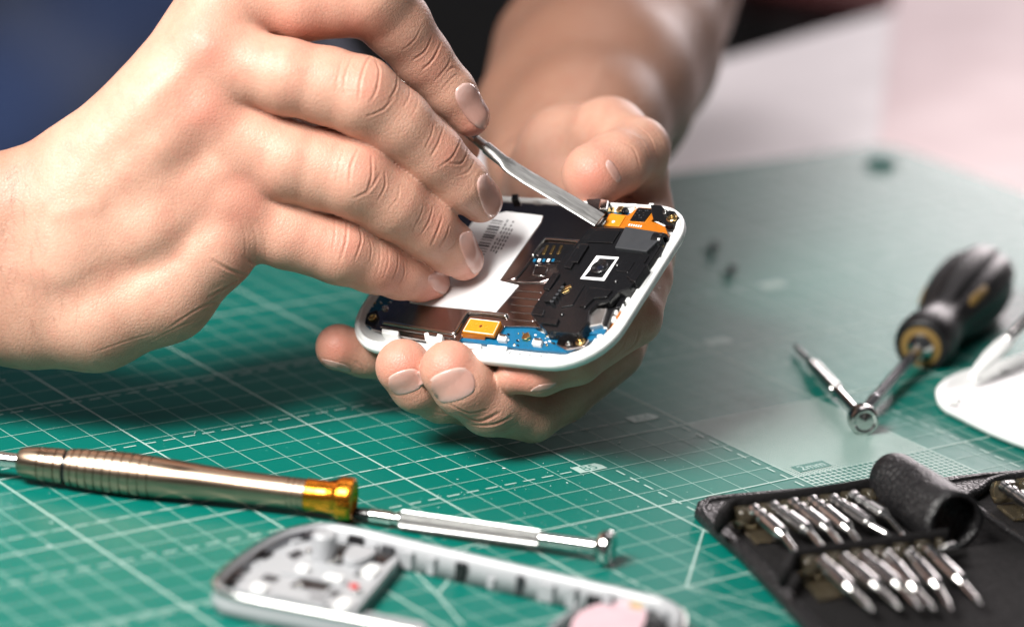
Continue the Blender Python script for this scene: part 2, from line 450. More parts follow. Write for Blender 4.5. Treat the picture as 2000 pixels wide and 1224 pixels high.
# ---- the hand under the phone, its wrist and forearm
fl = Field((-6.3, -14.0, 93.0), (8.2, 5.2, 128.0), 0.085)
palm = fl.new()
for ch in ([(1190, 660, 99.9, 72), (1245, 470, 100.2, 72)], [(1100, 600, 101, 88), (1150, 430, 102.5, 95)],
           [(1000, 600, 102, 78), (1090, 420, 103.5, 95)], [(1245, 345, 101.4, 58), (1243, 430, 101.5, 62), (1238, 530, 100.5, 62)],
           [(1085, 330, 104.0, 80), (1150, 430, 102.8, 92)], [(1070, 330, 104.5, 66), (1105, 288, 104, 72), (1188, 270, 102.6, 74)],
           [(1025, 345, 106.5, 66), (1100, 420, 103.8, 88)], [(1038, 325, 108.5, 88), (1062, 228, 112.5, 126), (1112, 110, 117, 150)],
           [(1110, 350, 106, 100), (1140, 260, 110.0, 150), (1165, 180, 113.5, 185), (1205, 90, 118, 195), (1240, -10, 122, 188), (1300, -160, 128, 200)]):
    fl.chain(palm, ch, 0.6)
f4 = fl.chain(fl.new(), [(1003, 735, 95.2, 35), (1055, 727, 95.0, 45), (1125, 700, 95.0, 50), (1235, 618, 96.1, 57), (1250, 540, 97.6, 62), (1245, 470, 99.2, 68)])
f3 = fl.chain(fl.new(), [(878, 722, 95.1, 58), (905, 752, 95.3, 60), (955, 792, 95.9, 58), (1040, 812, 96.9, 50), (1100, 768, 97.8, 56), (1190, 680, 99.0, 68)])
f2 = fl.chain(fl.new(), [(788, 716, 96.0, 55), (815, 752, 96.3, 52), (860, 778, 96.8, 46), (915, 790, 97.7, 40), (1050, 740, 98.8, 50), (1160, 650, 100, 65)])
f1 = fl.chain(fl.new(), [(662, 678, 98.3, 46), (710, 692, 98.6, 43), (780, 705, 99.0, 44), (900, 710, 99.6, 48), (1100, 620, 101, 65)])
th = fl.chain(fl.new(), [(1161, 342, 98.9, 64), (1205, 318, 99.5, 62), (1246, 292, 100.6, 62), (1188, 270, 102.6, 74)])
HL = combine(fl, palm, [f4, f3, f2, f1, th], 0.5, 0.10)
del palm, f4, f3, f2, f1, th

# ---- surface detail: folds of skin traced as strokes (x, y, ...), swellings and the blood under the skin
def strokes(fld, A, lst, step=0.035):
    pts = []; wid = []; amp = []
    for a, w, st in lst:
        if a < .06 and w < .1: a, w = a * .82, w * 1.15
        q = spline([(st[i], st[i + 1]) for i in range(0, len(st), 2)], 14)
        h = [fld.hit(A, x, y) for x, y in q]
        n = len(h)
        for i, p in enumerate(h):
            if p is None: continue
            pts.append(p); wid.append(w); amp.append(a * (0.25 + 0.75 * math.sin(math.pi * min(1, max(0.0, (i + 0.5) / n)))))
    return np.array(pts), np.array(wid), np.array(amp)
def nail_shape(fld, A, centre, along, across, bulge, pw=2.6):
    """a nail as a grid over the finger's own surface; centre/along/across in pixels, along points to the free edge"""
    c = np.array(centre, float); L = np.array(along, float); W = np.array(across, float)
    nu, nv = 15, 13; V = []; tip = []
    for i in range(nu):
        for j in range(nv):
            u = -1 + 2 * i / (nu - 1); v = -1 + 2 * j / (nv - 1)
            m = max(abs(u), abs(v), 1e-6); r = max((abs(u) ** pw + abs(v) ** pw) ** (1 / pw), 1e-6)
            q = c + (L * u + W * v) * (m / r)
            p = fld.hit(A, *q); V.append(p); tip.append((u + 1) / 2)
    ok = [p for p in V if p is not None]
    med = np.median([p[2] for p in ok])
    V = np.array([p if p is not None else np.array([np.nan] * 3) for p in V])
    # rays that slip past the finger's edge: borrow the nearest good point
    bad = np.isnan(V[:, 0]) | (np.abs(V[:, 2] - med) > 1.1)
    good = np.where(~bad)[0]
    for b in np.where(bad)[0]:
        bi, bj = divmod(b, nv)
        g = min(good, key=lambda x: (x // nv - bi) ** 2 + (x % nv - bj) ** 2); V[b] = V[g]
    N = fld.grad(A, V, 0.12)
    u = np.array([-1 + 2 * i / (nu - 1) for i in range(nu) for j in range(nv)]); v = np.array([-1 + 2 * j / (nv - 1) for i in range(nu) for j in range(nv)])
    edge = np.clip(1 - np.maximum(np.abs(u) * (u < 0), np.abs(v)) ** 7, 0, 1)
    V = V + N * (-0.006 + (0.010 + bulge * .6) * edge)[:, None]
    Fc = [(i * nv + j, (i + 1) * nv + j, (i + 1) * nv + j + 1, i * nv + j + 1) for i in range(nu - 1) for j in range(nv - 1)]
    rim = [V[i * nv + j] for i in range(nu) for j in range(nv) if i in (0, nu - 1) or j in (0, nv - 1)]
    return V, Fc, np.array(tip), np.array(rim), N

def flesh(fld, A, creases, lumps, flush, nails, split=True):
    V, Q = fld.nets(A)
    if split:
        V, Q = subdivide(V, Q)
    for _ in range(2):
        V = V - fld.grad(A, V) * np.clip(fld.sample(A, V), -0.05, 0.05)[:, None]
    N = fld.grad(A, V, fld.h * 1.5)
    disp = np.zeros(len(V)); cr = np.zeros(len(V)); fl_ = np.zeros(len(V))
    for lu in lumps:
        pts, wid, amp = strokes(fld, A, [lu])
        if len(pts):
            d2 = np.full(len(V), 99.0)
            for p in pts: d2 = np.minimum(d2, ((V - p) ** 2).sum(1))
            disp += lu[0] * np.exp(-d2 / lu[1] ** 2)
    pts, wid, amp = strokes(fld, A, creases)
    if len(pts):
        d, ix = grid_near(V, pts); w = wid[ix]
        g = np.exp(-(d / w) ** 2); disp += -amp[ix] * g + 0.35 * amp[ix] * np.exp(-((d - 2.0 * w) / (0.9 * w)) ** 2)
        cr += g * np.clip(amp[ix] / 0.05, 0, 1)
    for x, y, rpx, a in flush:
        p = fld.hit(A, x, y)
        if p is None: continue
        r = rpx * p[2] / F; fl_ = np.maximum(fl_, a * np.exp(-(np.linalg.norm(V - p, axis=1) / r) ** 2))
    out = []
    for nl in nails:
        nv, nf, tip, rim, nn = nail_shape(fld, A, *nl); out.append((nv, nf, tip))
        d, _ = grid_near(V, spline(rim[:1], 1) if False else rim)
        disp += -0.001 * np.exp(-(d / 0.04) ** 2) + 0.004 * np.exp(-((d - 0.09) / 0.05) ** 2)
        cr += 0.05 * np.exp(-(d / 0.04) ** 2)
    V = V + N * disp[:, None]
    return V, Q, np.clip(fl_, 0, 1), np.clip(cr, 0, 1), out

C_R = [  # amplitude cm, width cm, stroke
    (.040, .030, (700, 200, 704, 160, 714, 126, 726, 108)), (.035, .030, (733, 116, 741, 140, 735, 178, 722, 200)), (.035, .03, (760, 196, 774, 170, 776, 140)),
    (.030, .028, (716, 228, 748, 214, 770, 190)), (.025, .028, (672, 190, 674, 150, 690, 108)), (.02, .025, (788, 210, 800, 186, 798, 160)),
    (.016, .025, (655, 180, 660, 150, 668, 115)), (.015, .025, (800, 232, 815, 205, 815, 180)),
    (.035, .028, (858, 326, 884, 306, 902, 268)), (.032, .028, (874, 318, 902, 318, 916, 286)), (.026, .026, (840, 308, 856, 280, 866, 250)), (.02, .025, (826, 296, 842, 266, 848, 240)), (.02, .025, (890, 345, 915, 335, 928, 312)),
    (.040, .030, (682, 362, 686, 324, 700, 290)), (.036, .030, (716, 378, 726, 344, 726, 306)), (.030, .03, (690, 388, 722, 370, 744, 336)), (.028, .028, (738, 392, 752, 364, 752, 336)),
    (.022, .026, (656, 356, 660, 330, 672, 290)), (.015, .025, (760, 408, 778, 384, 780, 362)),
    (.034, .028, (842, 480, 854, 452, 864, 424)), (.026, .026, (858, 482, 872, 460, 878, 440)), (.026, .026, (820, 462, 838, 432, 846, 404)), (.018, .025, (806, 452, 822, 420, 828, 400)), (.018, .025, (872, 490, 888, 476, 895, 458)),
    (.038, .030, (664, 510, 676, 470, 678, 428)), (.034, .028, (694, 506, 706, 468, 700, 440)), (.022, .025, (648, 496, 654, 460, 654, 424)), (.02, .025, (722, 512, 726, 486, 720, 462)),
    (.030, .026, (764, 552, 776, 522, 778, 494)), (.026, .026, (780, 556, 790, 532, 788, 506)), (.02, .024, (748, 546, 758, 514, 758, 486)), (.015, .024, (734, 540, 742, 508, 742, 480)),
    (.036, .030, (826, 136, 846, 116, 862, 84)), (.030, .028, (806, 118, 830, 100, 844, 72)), (.026, .026, (872, 142, 886, 132, 900, 142)), (.024, .026, (850, 158, 872, 132, 880, 116)), (.02, .025, (788, 98, 810, 78, 824, 52)),
    (.018, .025, (862, 176, 886, 150, 898, 148)),
    (.050, .045, (408, 580, 450, 556, 486, 538)), (.028, .035, (330, 640, 385, 604, 420, 590)), (.036, .04, (415, 508, 450, 528, 498, 544)), (.03, .035, (474, 500, 502, 516, 524, 524)),
    (.02, .035, (290, 668, 345, 640, 390, 622)), (.016, .03, (430, 540, 462, 548, 490, 546)), (.014, .03, (180, 690, 240, 668, 300, 650)),
    (.012, .03, (470, 430, 480, 470, 478, 510)), (.012, .03, (488, 425, 500, 465, 500, 505)), (.012, .03, (505, 428, 518, 470, 520, 505)),
    (.016, .03, (700, 105, 735, 118, 760, 140)),
    (.012, .03, (6, 430, 18, 520, 10, 640)), (.012, .03, (40, 440, 46, 540, 34, 690)),
]
L_R = [(.045, .40, (200, 370, 290, 300, 392, 222)), (.05, .40, (200, 280, 290, 195, 400, 95)), (.03, .4, (250, 490, 340, 440, 430, 400)),
       (-.03, .35, (330, 200, 385, 145)), (-.025, .35, (345, 330, 400, 300)), (-.05, .5, (60, 345, 130, 300)), (.03, .25, (110, 420, 190, 400))]
FL_R = [(405, 85, 70, .75), (395, 215, 60, .8), (470, 395, 80, .55), (440, 140, 50, .35), (708, 160, 50, .45), (705, 320, 55, .5), (678, 470, 50, .5), (885, 300, 40, .45), (855, 440, 40, .5), (775, 525, 40, .45),
        (975, 420, 45, .9), (930, 520, 42, .9), (850, 570, 40, .9), (935, 255, 40, .9), (845, 110, 45, .4), (600, 45, 80, .45), (690, 60, 60, .5), (480, 530, 60, .5), (620, 480, 60, .35), (560, 180, 60, .15), (60, 330, 60, .3), (760, 560, 50, .5)]
N_R = [((926, 206), (27, 41), (22, -15), .030), ((964, 384), (14, 48), (-28, 6), .030), ((927, 494), (17, 44), (-23, 6), .028), ((863, 552), (16, 20), (-20, 8), .022)]
C_L = [(.05, .04, (898, 806, 935, 822, 975, 806)), (.04, .035, (924, 830, 965, 828, 1000, 812)), (.03, .03, (880, 790, 915, 806, 950, 800)), (.022, .03, (948, 846, 985, 838, 1012, 826)),
       (.02, .03, (1070, 752, 1110, 742, 1140, 728)), (.03, .035, (1215, 690, 1240, 670, 1250, 636)), (.02, .03, (1190, 700, 1214, 680, 1226, 650)), (.02, .025, (840, 800, 868, 808, 892, 806)),
       (.03, .035, (1228, 262, 1256, 280, 1270, 318)), (.03, .035, (1242, 246, 1270, 270, 1286, 318)), (.024, .03, (1212, 276, 1238, 292, 1250, 330)), (.02, .03, (1262, 240, 1288, 268, 1300, 310)),
       (.025, .03, (695, 706, 708, 716, 712, 726))]
FL_L = [(880, 715, 55, .8), (785, 715, 50, .9), (655, 685, 48, .9), (1015, 735, 48, .8), (1160, 350, 60, .85), (940, 800, 50, .35), (1040, 840, 50, .3), (1060, 745, 50, .5)]
N_L = [((884, 753), (-12, -30), (45, -15), .022), ((792, 746), (-9, -22), (34, -11), .018), ((1062, 756), (-22, 3), (10, -8), .010), ((1198, 334), (13, 20), (6, -7), .012), ((655, 713), (-4, -8), (31, 8), .008)]
VR, QR, flR, crR, nR = flesh(fr, HR, C_R, L_R, FL_R, N_R)
VL, QL, flL, crL, nL = flesh(fl, HL, C_L, [(.03, .25, (1120, 250, 1180, 120))], FL_L, N_L, split=True)

# ---- arms and trunk out of the picture (coarser), then the clothes over them
def wc(x, y, z): return w2c(np.array([x, y, z], float))
SH_L, EL_L, SH_R, EL_R = wc(30, 37, 36), wc(38, 20, 11), wc(-3, 27.5, 36), wc(-20, 16, 9)
TOR = [wc(13, 35, -22), wc(13, 36, 0), wc(13, 37, 20), wc(13, 38, 34)]
def body_field(h, grow, parts):
    P_ = []
    lo = np.array([-75, -80, 90.]); hi = np.array([30, 32, 185.])
    f = Field(lo, hi, h); A = f.new()
    if 'arms' in parts:
        f.capsule(A, cam3(-400, 492, 97.5), EL_R, 2.5 + grow, 4.3 + grow, 1.5); f.capsule(A, EL_R, SH_R, 4.2 + grow, 5.4 + grow, 2)
        f.capsule(A, cam3(1290, -140, 127.2), EL_L, 3.45 + grow, 4.3 + grow, 1.5); f.capsule(A, EL_L, SH_L, 4.2 + grow, 5.4 + grow, 2)
    if 'sleeves' in parts:
        f.capsule(A, EL_R * .45 + SH_R * .55, SH_R, 6.4, 7.0, 2.5); f.capsule(A, EL_L * .45 + SH_L * .55, SH_L, 6.4, 7.0, 2.5)
    if 'trunk' in parts:
        ex = np.array([.947, .32, 0]) @ R.T
        for a, b, ra, rb in ((TOR[0], TOR[1], 11, 11), (TOR[1], TOR[2], 11, 11.5), (TOR[2], TOR[3], 11.5, 9)):
            for o in (-6.5, -3.2, 0, 3.2, 6.5): f.capsule(A, a + ex * o, b + ex * o, ra + grow, rb + grow, 3)
    if 'neck' in parts: f.capsule(A, TOR[3], wc(13, 38, 50), 5.5, 5.5, 3)
    return f, A
f, A = body_field(0.9, -0.03, ('arms', 'trunk', 'neck')); VB, QB = f.nets(A)
f, A = body_field(0.9, 1.3, ('trunk', 'sleeves')); VS, QS = f.nets(A)
# folds in the shirt
ph_ = VS @ np.array([.25, .9, .2]); NS = f.grad(A, VS)
VS = VS + NS * (0.7 * np.sin(VS[:, 0] * .55 + np.sin(VS[:, 1] * .3) * 1.6) + 0.5 * np.sin(ph_ * .8 + VS[:, 0] * .2))[:, None]

person = thing('person', (13, 36, -30), 'person in a navy t-shirt holding an opened phone and prying it with a steel tool', 'person')
nb, nr = len(VB), len(VR)
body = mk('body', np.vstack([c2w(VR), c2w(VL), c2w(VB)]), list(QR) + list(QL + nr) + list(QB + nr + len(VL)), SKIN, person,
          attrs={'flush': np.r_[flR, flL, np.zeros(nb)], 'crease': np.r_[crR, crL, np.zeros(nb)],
                 'tan': np.r_[np.clip((-12.6 - VR[:, 0]) / 2.5, 0, 1), np.clip((VL[:, 2] - 102.0) / 7.0, 0, 1), np.ones(nb)]})  # suntan at the tool wrist; painted shade grows with depth up the other forearm
for V_, Fc_, tip_ in nR + nL: 
    o = mk('fingernail', c2w(V_), Fc_, NAIL, body, attrs={'tip': tip_})
    s_ = o.modifiers.new('solid', 'SOLIDIFY'); s_.thickness = 0.00008; s_.offset = 0
mk('shirt', c2w(VS), QS, NAVY, person)
mb = MB()
for s_ in (-9, 9):
    V_, F_ = tube([(13 + s_ * .947, 36 + s_ * .32, -24), (16 + s_ * 1.2, 24 + s_ * .3, -17), (26 + s_ * 1.4, -6, -17), (27 + s_ * 1.5, -8, -30), (26 + s_ * 1.5, -6, -60)], [10, 9.5, 8, 8, 6.5], 20); mb.add(V_, F_)
mb.build('trousers', TROUSER, person)
# fine dark hairs on the wrist and the back of the hand
mb = MB()
for _ in range(80):
    x, y = (random.uniform(-5, 70), random.uniform(320, 690)) if random.random() < .8 else (random.uniform(60, 200), random.uniform(520, 660))
    p = fr.hit(HR, x, y)
    if p is None: continue
    n = fr.grad(HR, p[None])[0]; L_ = random.uniform(.25, .6)
    dr = np.array([random.uniform(-.5, .6), random.uniform(.5, 1), 0]); dr /= np.linalg.norm(dr)
    q = [p + n * .01, p + n * L_ * .16 + dr * L_ * .5, p + n * L_ * .22 + dr * L_]
    V_, F_ = tube(c2w(np.array(q)), [.0024, .002, .001], 4); mb.add(V_, F_)
mb.build('arm_hair', simple('dark_hair', (.16, .08, .05), .6), body)

# ------------------------------------------------------------------ SETTING: floor, table, cutting mat and its print
mb = MB(); mb.add([(-600, -600, -75), (900, -600, -75), (900, 900, -75), (-600, 900, -75)], [(0, 1, 2, 3)])
tag(mb.build('floor', FLOOR), 'dark brown floor seen beyond the far edge of the white table', kind='structure')
table = thing('table', (25, -5, -75), 'white table top under the green cutting mat', 'table')
e1 = np.array([48.1, 28.1]); de = np.array([13.4, 4.55]) / np.linalg.norm([13.4, 4.55]); nn_ = np.array([-de[1], de[0]])
A_, B_ = e1 - de * 125, e1 + de * 60
poly = [A_, B_, B_ - nn_ * 95, A_ - nn_ * 95]
V_, F_ = prism([(p[0], p[1], -0.32) for p in poly], (0, 0, -2.5)); mk('table_top', V_, F_, TABLE, table, smooth=False, bevel=.3)
cx = sum(poly) / 4
for p in poly:
    q = p + (cx - p) * .08; V_, F_ = prism([(q[0] - 2, q[1] - 2, -2.8), (q[0] + 2, q[1] - 2, -2.8), (q[0] + 2, q[1] + 2, -2.8), (q[0] - 2, q[1] + 2, -2.8)], (0, 0, -72.2))
    mk('leg', V_, F_, TABLE, table, smooth=False, bevel=.3)

def rrect(x0, y0, x1, y1, r, z, n=6):
    out = []
    for cx_, cy_, a0 in ((x1 - r, y1 - r, 0), (x0 + r, y1 - r, 90), (x0 + r, y0 + r, 180), (x1 - r, y0 + r, 270)):
        for k in range(n + 1):
            a = math.radians(a0 + 90 * k / n); out.append((cx_ + r * math.cos(a), cy_ + r * math.sin(a), z))
    return out
mat_root = thing('cutting_mat', (12, -10, -0.32), 'green cutting mat printed with a white centimetre grid and paper size marks', 'cutting mat')
V_, F_ = prism(rrect(-17.2, -31.6, 43.0, 12.6, 1.0, 0.0), (0, 0, -0.3)); mk('mat_sheet', V_, F_, GREEN, mat_root, smooth=False, bevel=.06)
ZP = 0.008
class Strip(MB):
    def line(s, x0, y0, x1, y1, w, z=ZP):
        d = np.array([x1 - x0, y1 - y0], float); d /= np.linalg.norm(d); n = np.array([-d[1], d[0]]) * w / 2
        s.add([(x0 - n[0], y0 - n[1], z), (x1 - n[0], y1 - n[1], z), (x1 + n[0], y1 + n[1], z), (x0 + n[0], y0 + n[1], z)], [(0, 1, 2, 3)])
    def dash(s, x0, y0, x1, y1, w, on=.40, per=.64):
        L_ = math.hypot(x1 - x0, y1 - y0); n = int(L_ / per)
        for k in range(n + 1):
            a, b = k * per / L_, min(1, (k * per + on) / L_)
            if b > a: s.line(x0 + (x1 - x0) * a, y0 + (y1 - y0) * a, x0 + (x1 - x0) * b, y0 + (y1 - y0) * b, w, ZP + .004)
thin = Strip(); bold = Strip(); fine = Strip()
X0, X1, Y0, Y1 = -15, 42, -30, 11.0
for i in range(X0, 42):
    if i % 5 == 0: bold.line(i, Y0, i, Y1, .062, ZP + .002)
    else:
        if 15 < i < 20: thin.line(i, -10, i, Y1, .027); thin.line(i, Y0, i, -20, .030)
        else: thin.line(i, Y0, i, Y1, .027)
for j in range(-30, 12):
    if j % 5 == 0: bold.line(X0, j, X1, j, .062, ZP + .0035)
    else:
        thin.line(X0, j, 15 if -20 < j < -10 else X1, j, .030, ZP + .0010)
        if -20 < j < -10: thin.line(20, j, X1, j, .030, ZP + .0010)
for k in range(1, 50): fine.line(15 + k * .1, -15, 15 + k * .1, -10, .026); fine.line(15, -10 - k * .1, 20, -10 - k * .1, .026, ZP + .0010)
for k in range(1, 25): fine.line(15 + k * .2, -20, 15 + k * .2, -15, .034); fine.line(15, -15 - k * .2, 20, -15 - k * .2, .034, ZP + .0010)
for px_, py_ in ((6.0, -15.2), (10.7, -11.7), (14.7, -9.0), (21.4, -4.3), (27.0, -.3)):       # A5 B5 A4 B4 A3 outlines from the zero corner
    bold.dash(px_ - 1.2, py_, X0, py_, .062); bold.dash(px_, py_ - .5, px_, Y0, .062)
for a, b in (((7, -20), (10, -17)), ((7, -20), G(1600, 1214)[:2]), ((1.0, -17.4), G(905, 1222)[:2]), ((1.0, -17.4), G(795, 1100)[:2]), ((1, -17.4), G(900, 1100)[:2])): bold.line(a[0], a[1], b[0], b[1], .055, ZP + .005)
mk('grid_line', thin.V, thin.F, simple('mat_print_thin', (.26, .42, .375), .45, var=.12, vscale=500), mat_root, smooth=False)['kind'] = 'stuff'
mk('bold_grid_line', bold.V, bold.F, PRINT, mat_root, smooth=False)['kind'] = 'stuff'
mk('fine_grid_line', fine.V, fine.F, PRINT2, mat_root, smooth=False)['kind'] = 'stuff'
def text_mesh(body, size):
    cu = bpy.data.curves.new('t', 'FONT'); cu.body = body; cu.size = size; cu.align_x = 'CENTER'; cu.align_y = 'CENTER'
    o = bpy.data.objects.new('t', cu); COL.objects.link(o)
    me = bpy.data.meshes.new_from_object(o.evaluated_get(bpy.context.evaluated_depsgraph_get()))
    V = [tuple(v.co) for v in me.vertices]; Fc = [tuple(p.vertices) for p in me.polygons]
    bpy.data.objects.remove(o); bpy.data.meshes.remove(me); return V, Fc
for s_, (px_, py_) in (('A5', (6.0, -15.2)), ('B5', (10.7, -11.7)), ('A4', (14.7, -9.0)), ('B4', (21.4, -4.3)), ('A3', (27.0, -.3))):
    V_, F_ = prism([(px_ - 1.05, py_ - .22, ZP + .008), (px_ - .1, py_ - .22, ZP + .008), (px_ - .1, py_ + .05, ZP + .008), (px_ - .2, py_ + .26, ZP + .008), (px_ - 1.05, py_ + .26, ZP + .008)], (0, 0, -.006))
    lb = mk('size_label', V_, F_, PRINT, mat_root, smooth=False)
    tv, tf = text_mesh(s_, .50); mk('lettering', [(v[0] + px_ - .58, v[1] + py_ + .01, ZP + .012) for v in tv], tf, PRINTG, lb, smooth=False)
V_, F_ = prism([(15.35, -14.75, ZP + .008), (16.55, -14.75, ZP + .008), (16.55, -14.30, ZP + .008), (15.35, -14.30, ZP + .008)], (0, 0, -.006))
lb = mk('scale_label', V_, F_, GREEN, mat_root, smooth=False)
tv, tf = text_mesh('2mm', .46); mk('lettering', [(v[0] + 15.95, v[1] - 14.53, ZP + .012) for v in tv], tf, PRINT, lb, smooth=False)

mb = MB()
for _ in range(150):
    x, y = (random.uniform(0, 2000), random.uniform(620, 1224)) if random.random() < .6 else (random.uniform(800, 1350), random.uniform(880, 1060))
    g = G(x, y, .02); r = random.uniform(.006, .02); n0 = rng.normal(size=3); V_, F_ = tube([g, g + np.array([random.uniform(-1, 1), random.uniform(-1, 1), .1]) * r * random.choice((1, 1, 1, 5))], r * .6, 5); mb.add(V_, F_)
tag(mb.build('dust', LABELW), 'white specks of dust and lint on the mat', kind='stuff')
# pink sheet lying on the table right of the mat, things lying far off
pk = gl([(1715, 285), (1750, -30), (2400, -30), (2600, 480), (2010, 462)], -0.26)
V_, F_ = prism(pk, (0, 0, -.05)); tag(mk('paper_sheet', V_, F_, PINK, None, smooth=False), 'pale pink sheet of paper lying on the white table beyond the mat', 'paper')
# a small dark green peg at the mat's far corner and two black screws lying on the mat
def small_screw(px_, py_, lab, r=.15):
    g = G(px_, py_, 0.02); t = thing('screw', g, lab, 'screw', 'small black screws on the mat')
    V_, F_ = lathe(g + [0, 0, .0], g + [0, 0, 1], steps([(0, r * .5), (.18, r * .5), (.18, r), (.28, r * .95), (.34, r * .6)]), 20); mk('head', V_, F_, BLACKP, t)
    V_, F_ = lathe(g + [-.05, .02, .08], g + [-.4, .2, .02], steps([(0, .05), (.25, .05), (.35, .01)]), 12); mk('shank', V_, F_, BLACKP, t)
small_screw(1396, 490, 'small black screw lying on the mat, farther of two')
small_screw(1430, 536, 'small black screw lying on the mat, nearer of two', .14)
g = G(1722, 318, 0.02); t = thing('bottle_cap', g, 'small dark green cap at the far corner of the mat', 'cap')
V_, F_ = lathe(g, g + [0, 0, 1], steps([(0, .55), (.18, .55), (.26, .48), (.26, .3), (.22, .25)]), 28); mk('cap_shell', V_, F_, simple('dark_green_cap', (.03, .17, .15), .4), t)
V_, F_ = lathe(g + [0, 0, .2], g + [0, 0, 1], steps([(0, .2), (.1, .18)]), 16); mk('cap_knob', V_, F_, MATS['dark_green_cap'], t)
# red stool on the floor behind the table
g = c2w(cam3(1690, -92, 330)); t = thing('stool', (g[0], g[1], -75), 'red round stool standing on the floor behind the table', 'stool')
zt = g[2]
V_, F_ = lathe((g[0], g[1], zt - 4), (g[0], g[1], zt), steps([(0, 14), (1, 15.5), (3, 15.5), (4, 14)]), 40); mk('seat', V_, F_, REDD, t)
for k in range(4):
    a = math.pi / 4 + k * math.pi / 2
    V_, F_ = tube([(g[0] + 10 * math.cos(a), g[1] + 10 * math.sin(a), zt - 4), (g[0] + 15 * math.cos(a), g[1] + 15 * math.sin(a), -75)], 1.3, 12); mk('leg', V_, F_, FLOOR, t)

# ------------------------------------------------------------------ TOOLS ON THE MAT
def axis_pts(p0, p1): return np.array(p0), np.array(p1)
def lat(name, a, b, prof, m, par, seg=40, e=.012, sm=True): 
    V_, F_ = lathe(a, b, steps(prof, e) if e else prof, seg); o = mk(name, V_, F_, m, par, smooth=sm)
    if sm: o.modifiers.new('crisp', 'EDGE_SPLIT').split_angle = .55
    return o

# bronze screwdriver with an orange swivel cap
a, b = G(35, 900, .60), G(690, 976, .60); L_ = np.linalg.norm(b - a); ux = (b - a) / L_
t = thing('precision_screwdriver', (a + b) / 2 - [0, 0, .6], 'bronze screwdriver with grooved barrel and orange end cap lying on the mat', 'screwdriver', 'screwdrivers lying on the mat')
def px_len(x): # distance along the axis whose picture column is x
    lo, hi = -5., 20.
    for _ in range(40):
        m_ = (lo + hi) / 2; c = w2c(a + ux * m_)
        if c[0] / c[2] * F + 1000 < x: lo = m_
        else: hi = m_
    return lo
BRONZE = brushed('brushed_bronze', (.52, .42, .32), .24, ux.tolist(), .0)
def ring_mat(name, col, rough):
    tt = NT(name); n = tt.noise(300, 3)
    tt.set(**{'Base Color': tt.mix(n, tuple(c * .93 for c in col), col), 'Metallic': 1.0, 'Roughness': rough, 'Anisotropic': .45}); return tt.m
BRONZE = ring_mat('bronze_metal', (.40, .295, .215), .28)
ORANGE = ring_mat('orange_anodised', (.95, .33, .03), .24)
lat('blade', a - ux * 5, a, [(0, .10), (.6, .14), (3.2, .16), (3.2, .21), (5.05, .21)], CHROME, t, 28)
P_ = px_len
xs = [(35, 24), (50, 31), (75, 33), (129, 36)]
prof = [(P_(36) , .27), (P_(40), .36), (P_(52), .42), (P_(80), .455), (P_(112), .475), (P_(127), .48)]
for k, xg in enumerate((80, 95, 112)):
    prof += [(P_(xg) - .02, .459 + k * .007), (P_(xg) - .018, .44 + k * .007), (P_(xg) + .018, .44 + k * .007), (P_(xg) + .02, .461 + k * .007)]
prof.sort(); lat('collar', a, b, prof, BRONZE, t, 56, e=0)
lat('neck', a, b, [(P_(126), .42), (P_(136), .42)], BLACKP, t, 40)
R_at = lambda x: np.interp(x, [133, 160, 215, 265, 300, 340, 400, 460, 520, 600], [.50, .535, .575, .575, .56, .53, .475, .44, .425, .425])
prof = [(P_(133), .44), (P_(135), .50)]
grooves = [146, 161, 177, 193, 210, 226, 243, 261, 279, 297]
xx = sorted([x for x in np.linspace(137, 597, 90) if min(abs(x - g_) for g_ in grooves + [566, 577, 588]) > 3.5] + [g_ + d for g_ in grooves + [566, 577, 588] for d in (-1.7, -1.5, 1.5, 1.7)])
gs = set(grooves + [566, 577, 588])
for x in xx:
    near = min(gs, key=lambda g_: abs(g_ - x)); dd = abs(near - x)
    dep = (.045 if near < 400 else .03) * (1 if dd < 1.6 else 0)
    prof.append((P_(x), float(R_at(x)) - dep))
prof.append((P_(598), .40)); lat('handle', a, b, prof, BRONZE, t, 72, e=0)
lat('end_cap', a, b, [(P_(598), .43), (P_(600), .445), (P_(622), .44), (P_(640), .45), (P_(652), .50), (P_(662), .58), (P_(668), .60), (P_(684), .60), (P_(690), .585), (P_(692), .52), (P_(684), .36), (P_(678), .12), (P_(677), .0)], ORANGE, t, 64, e=.006)

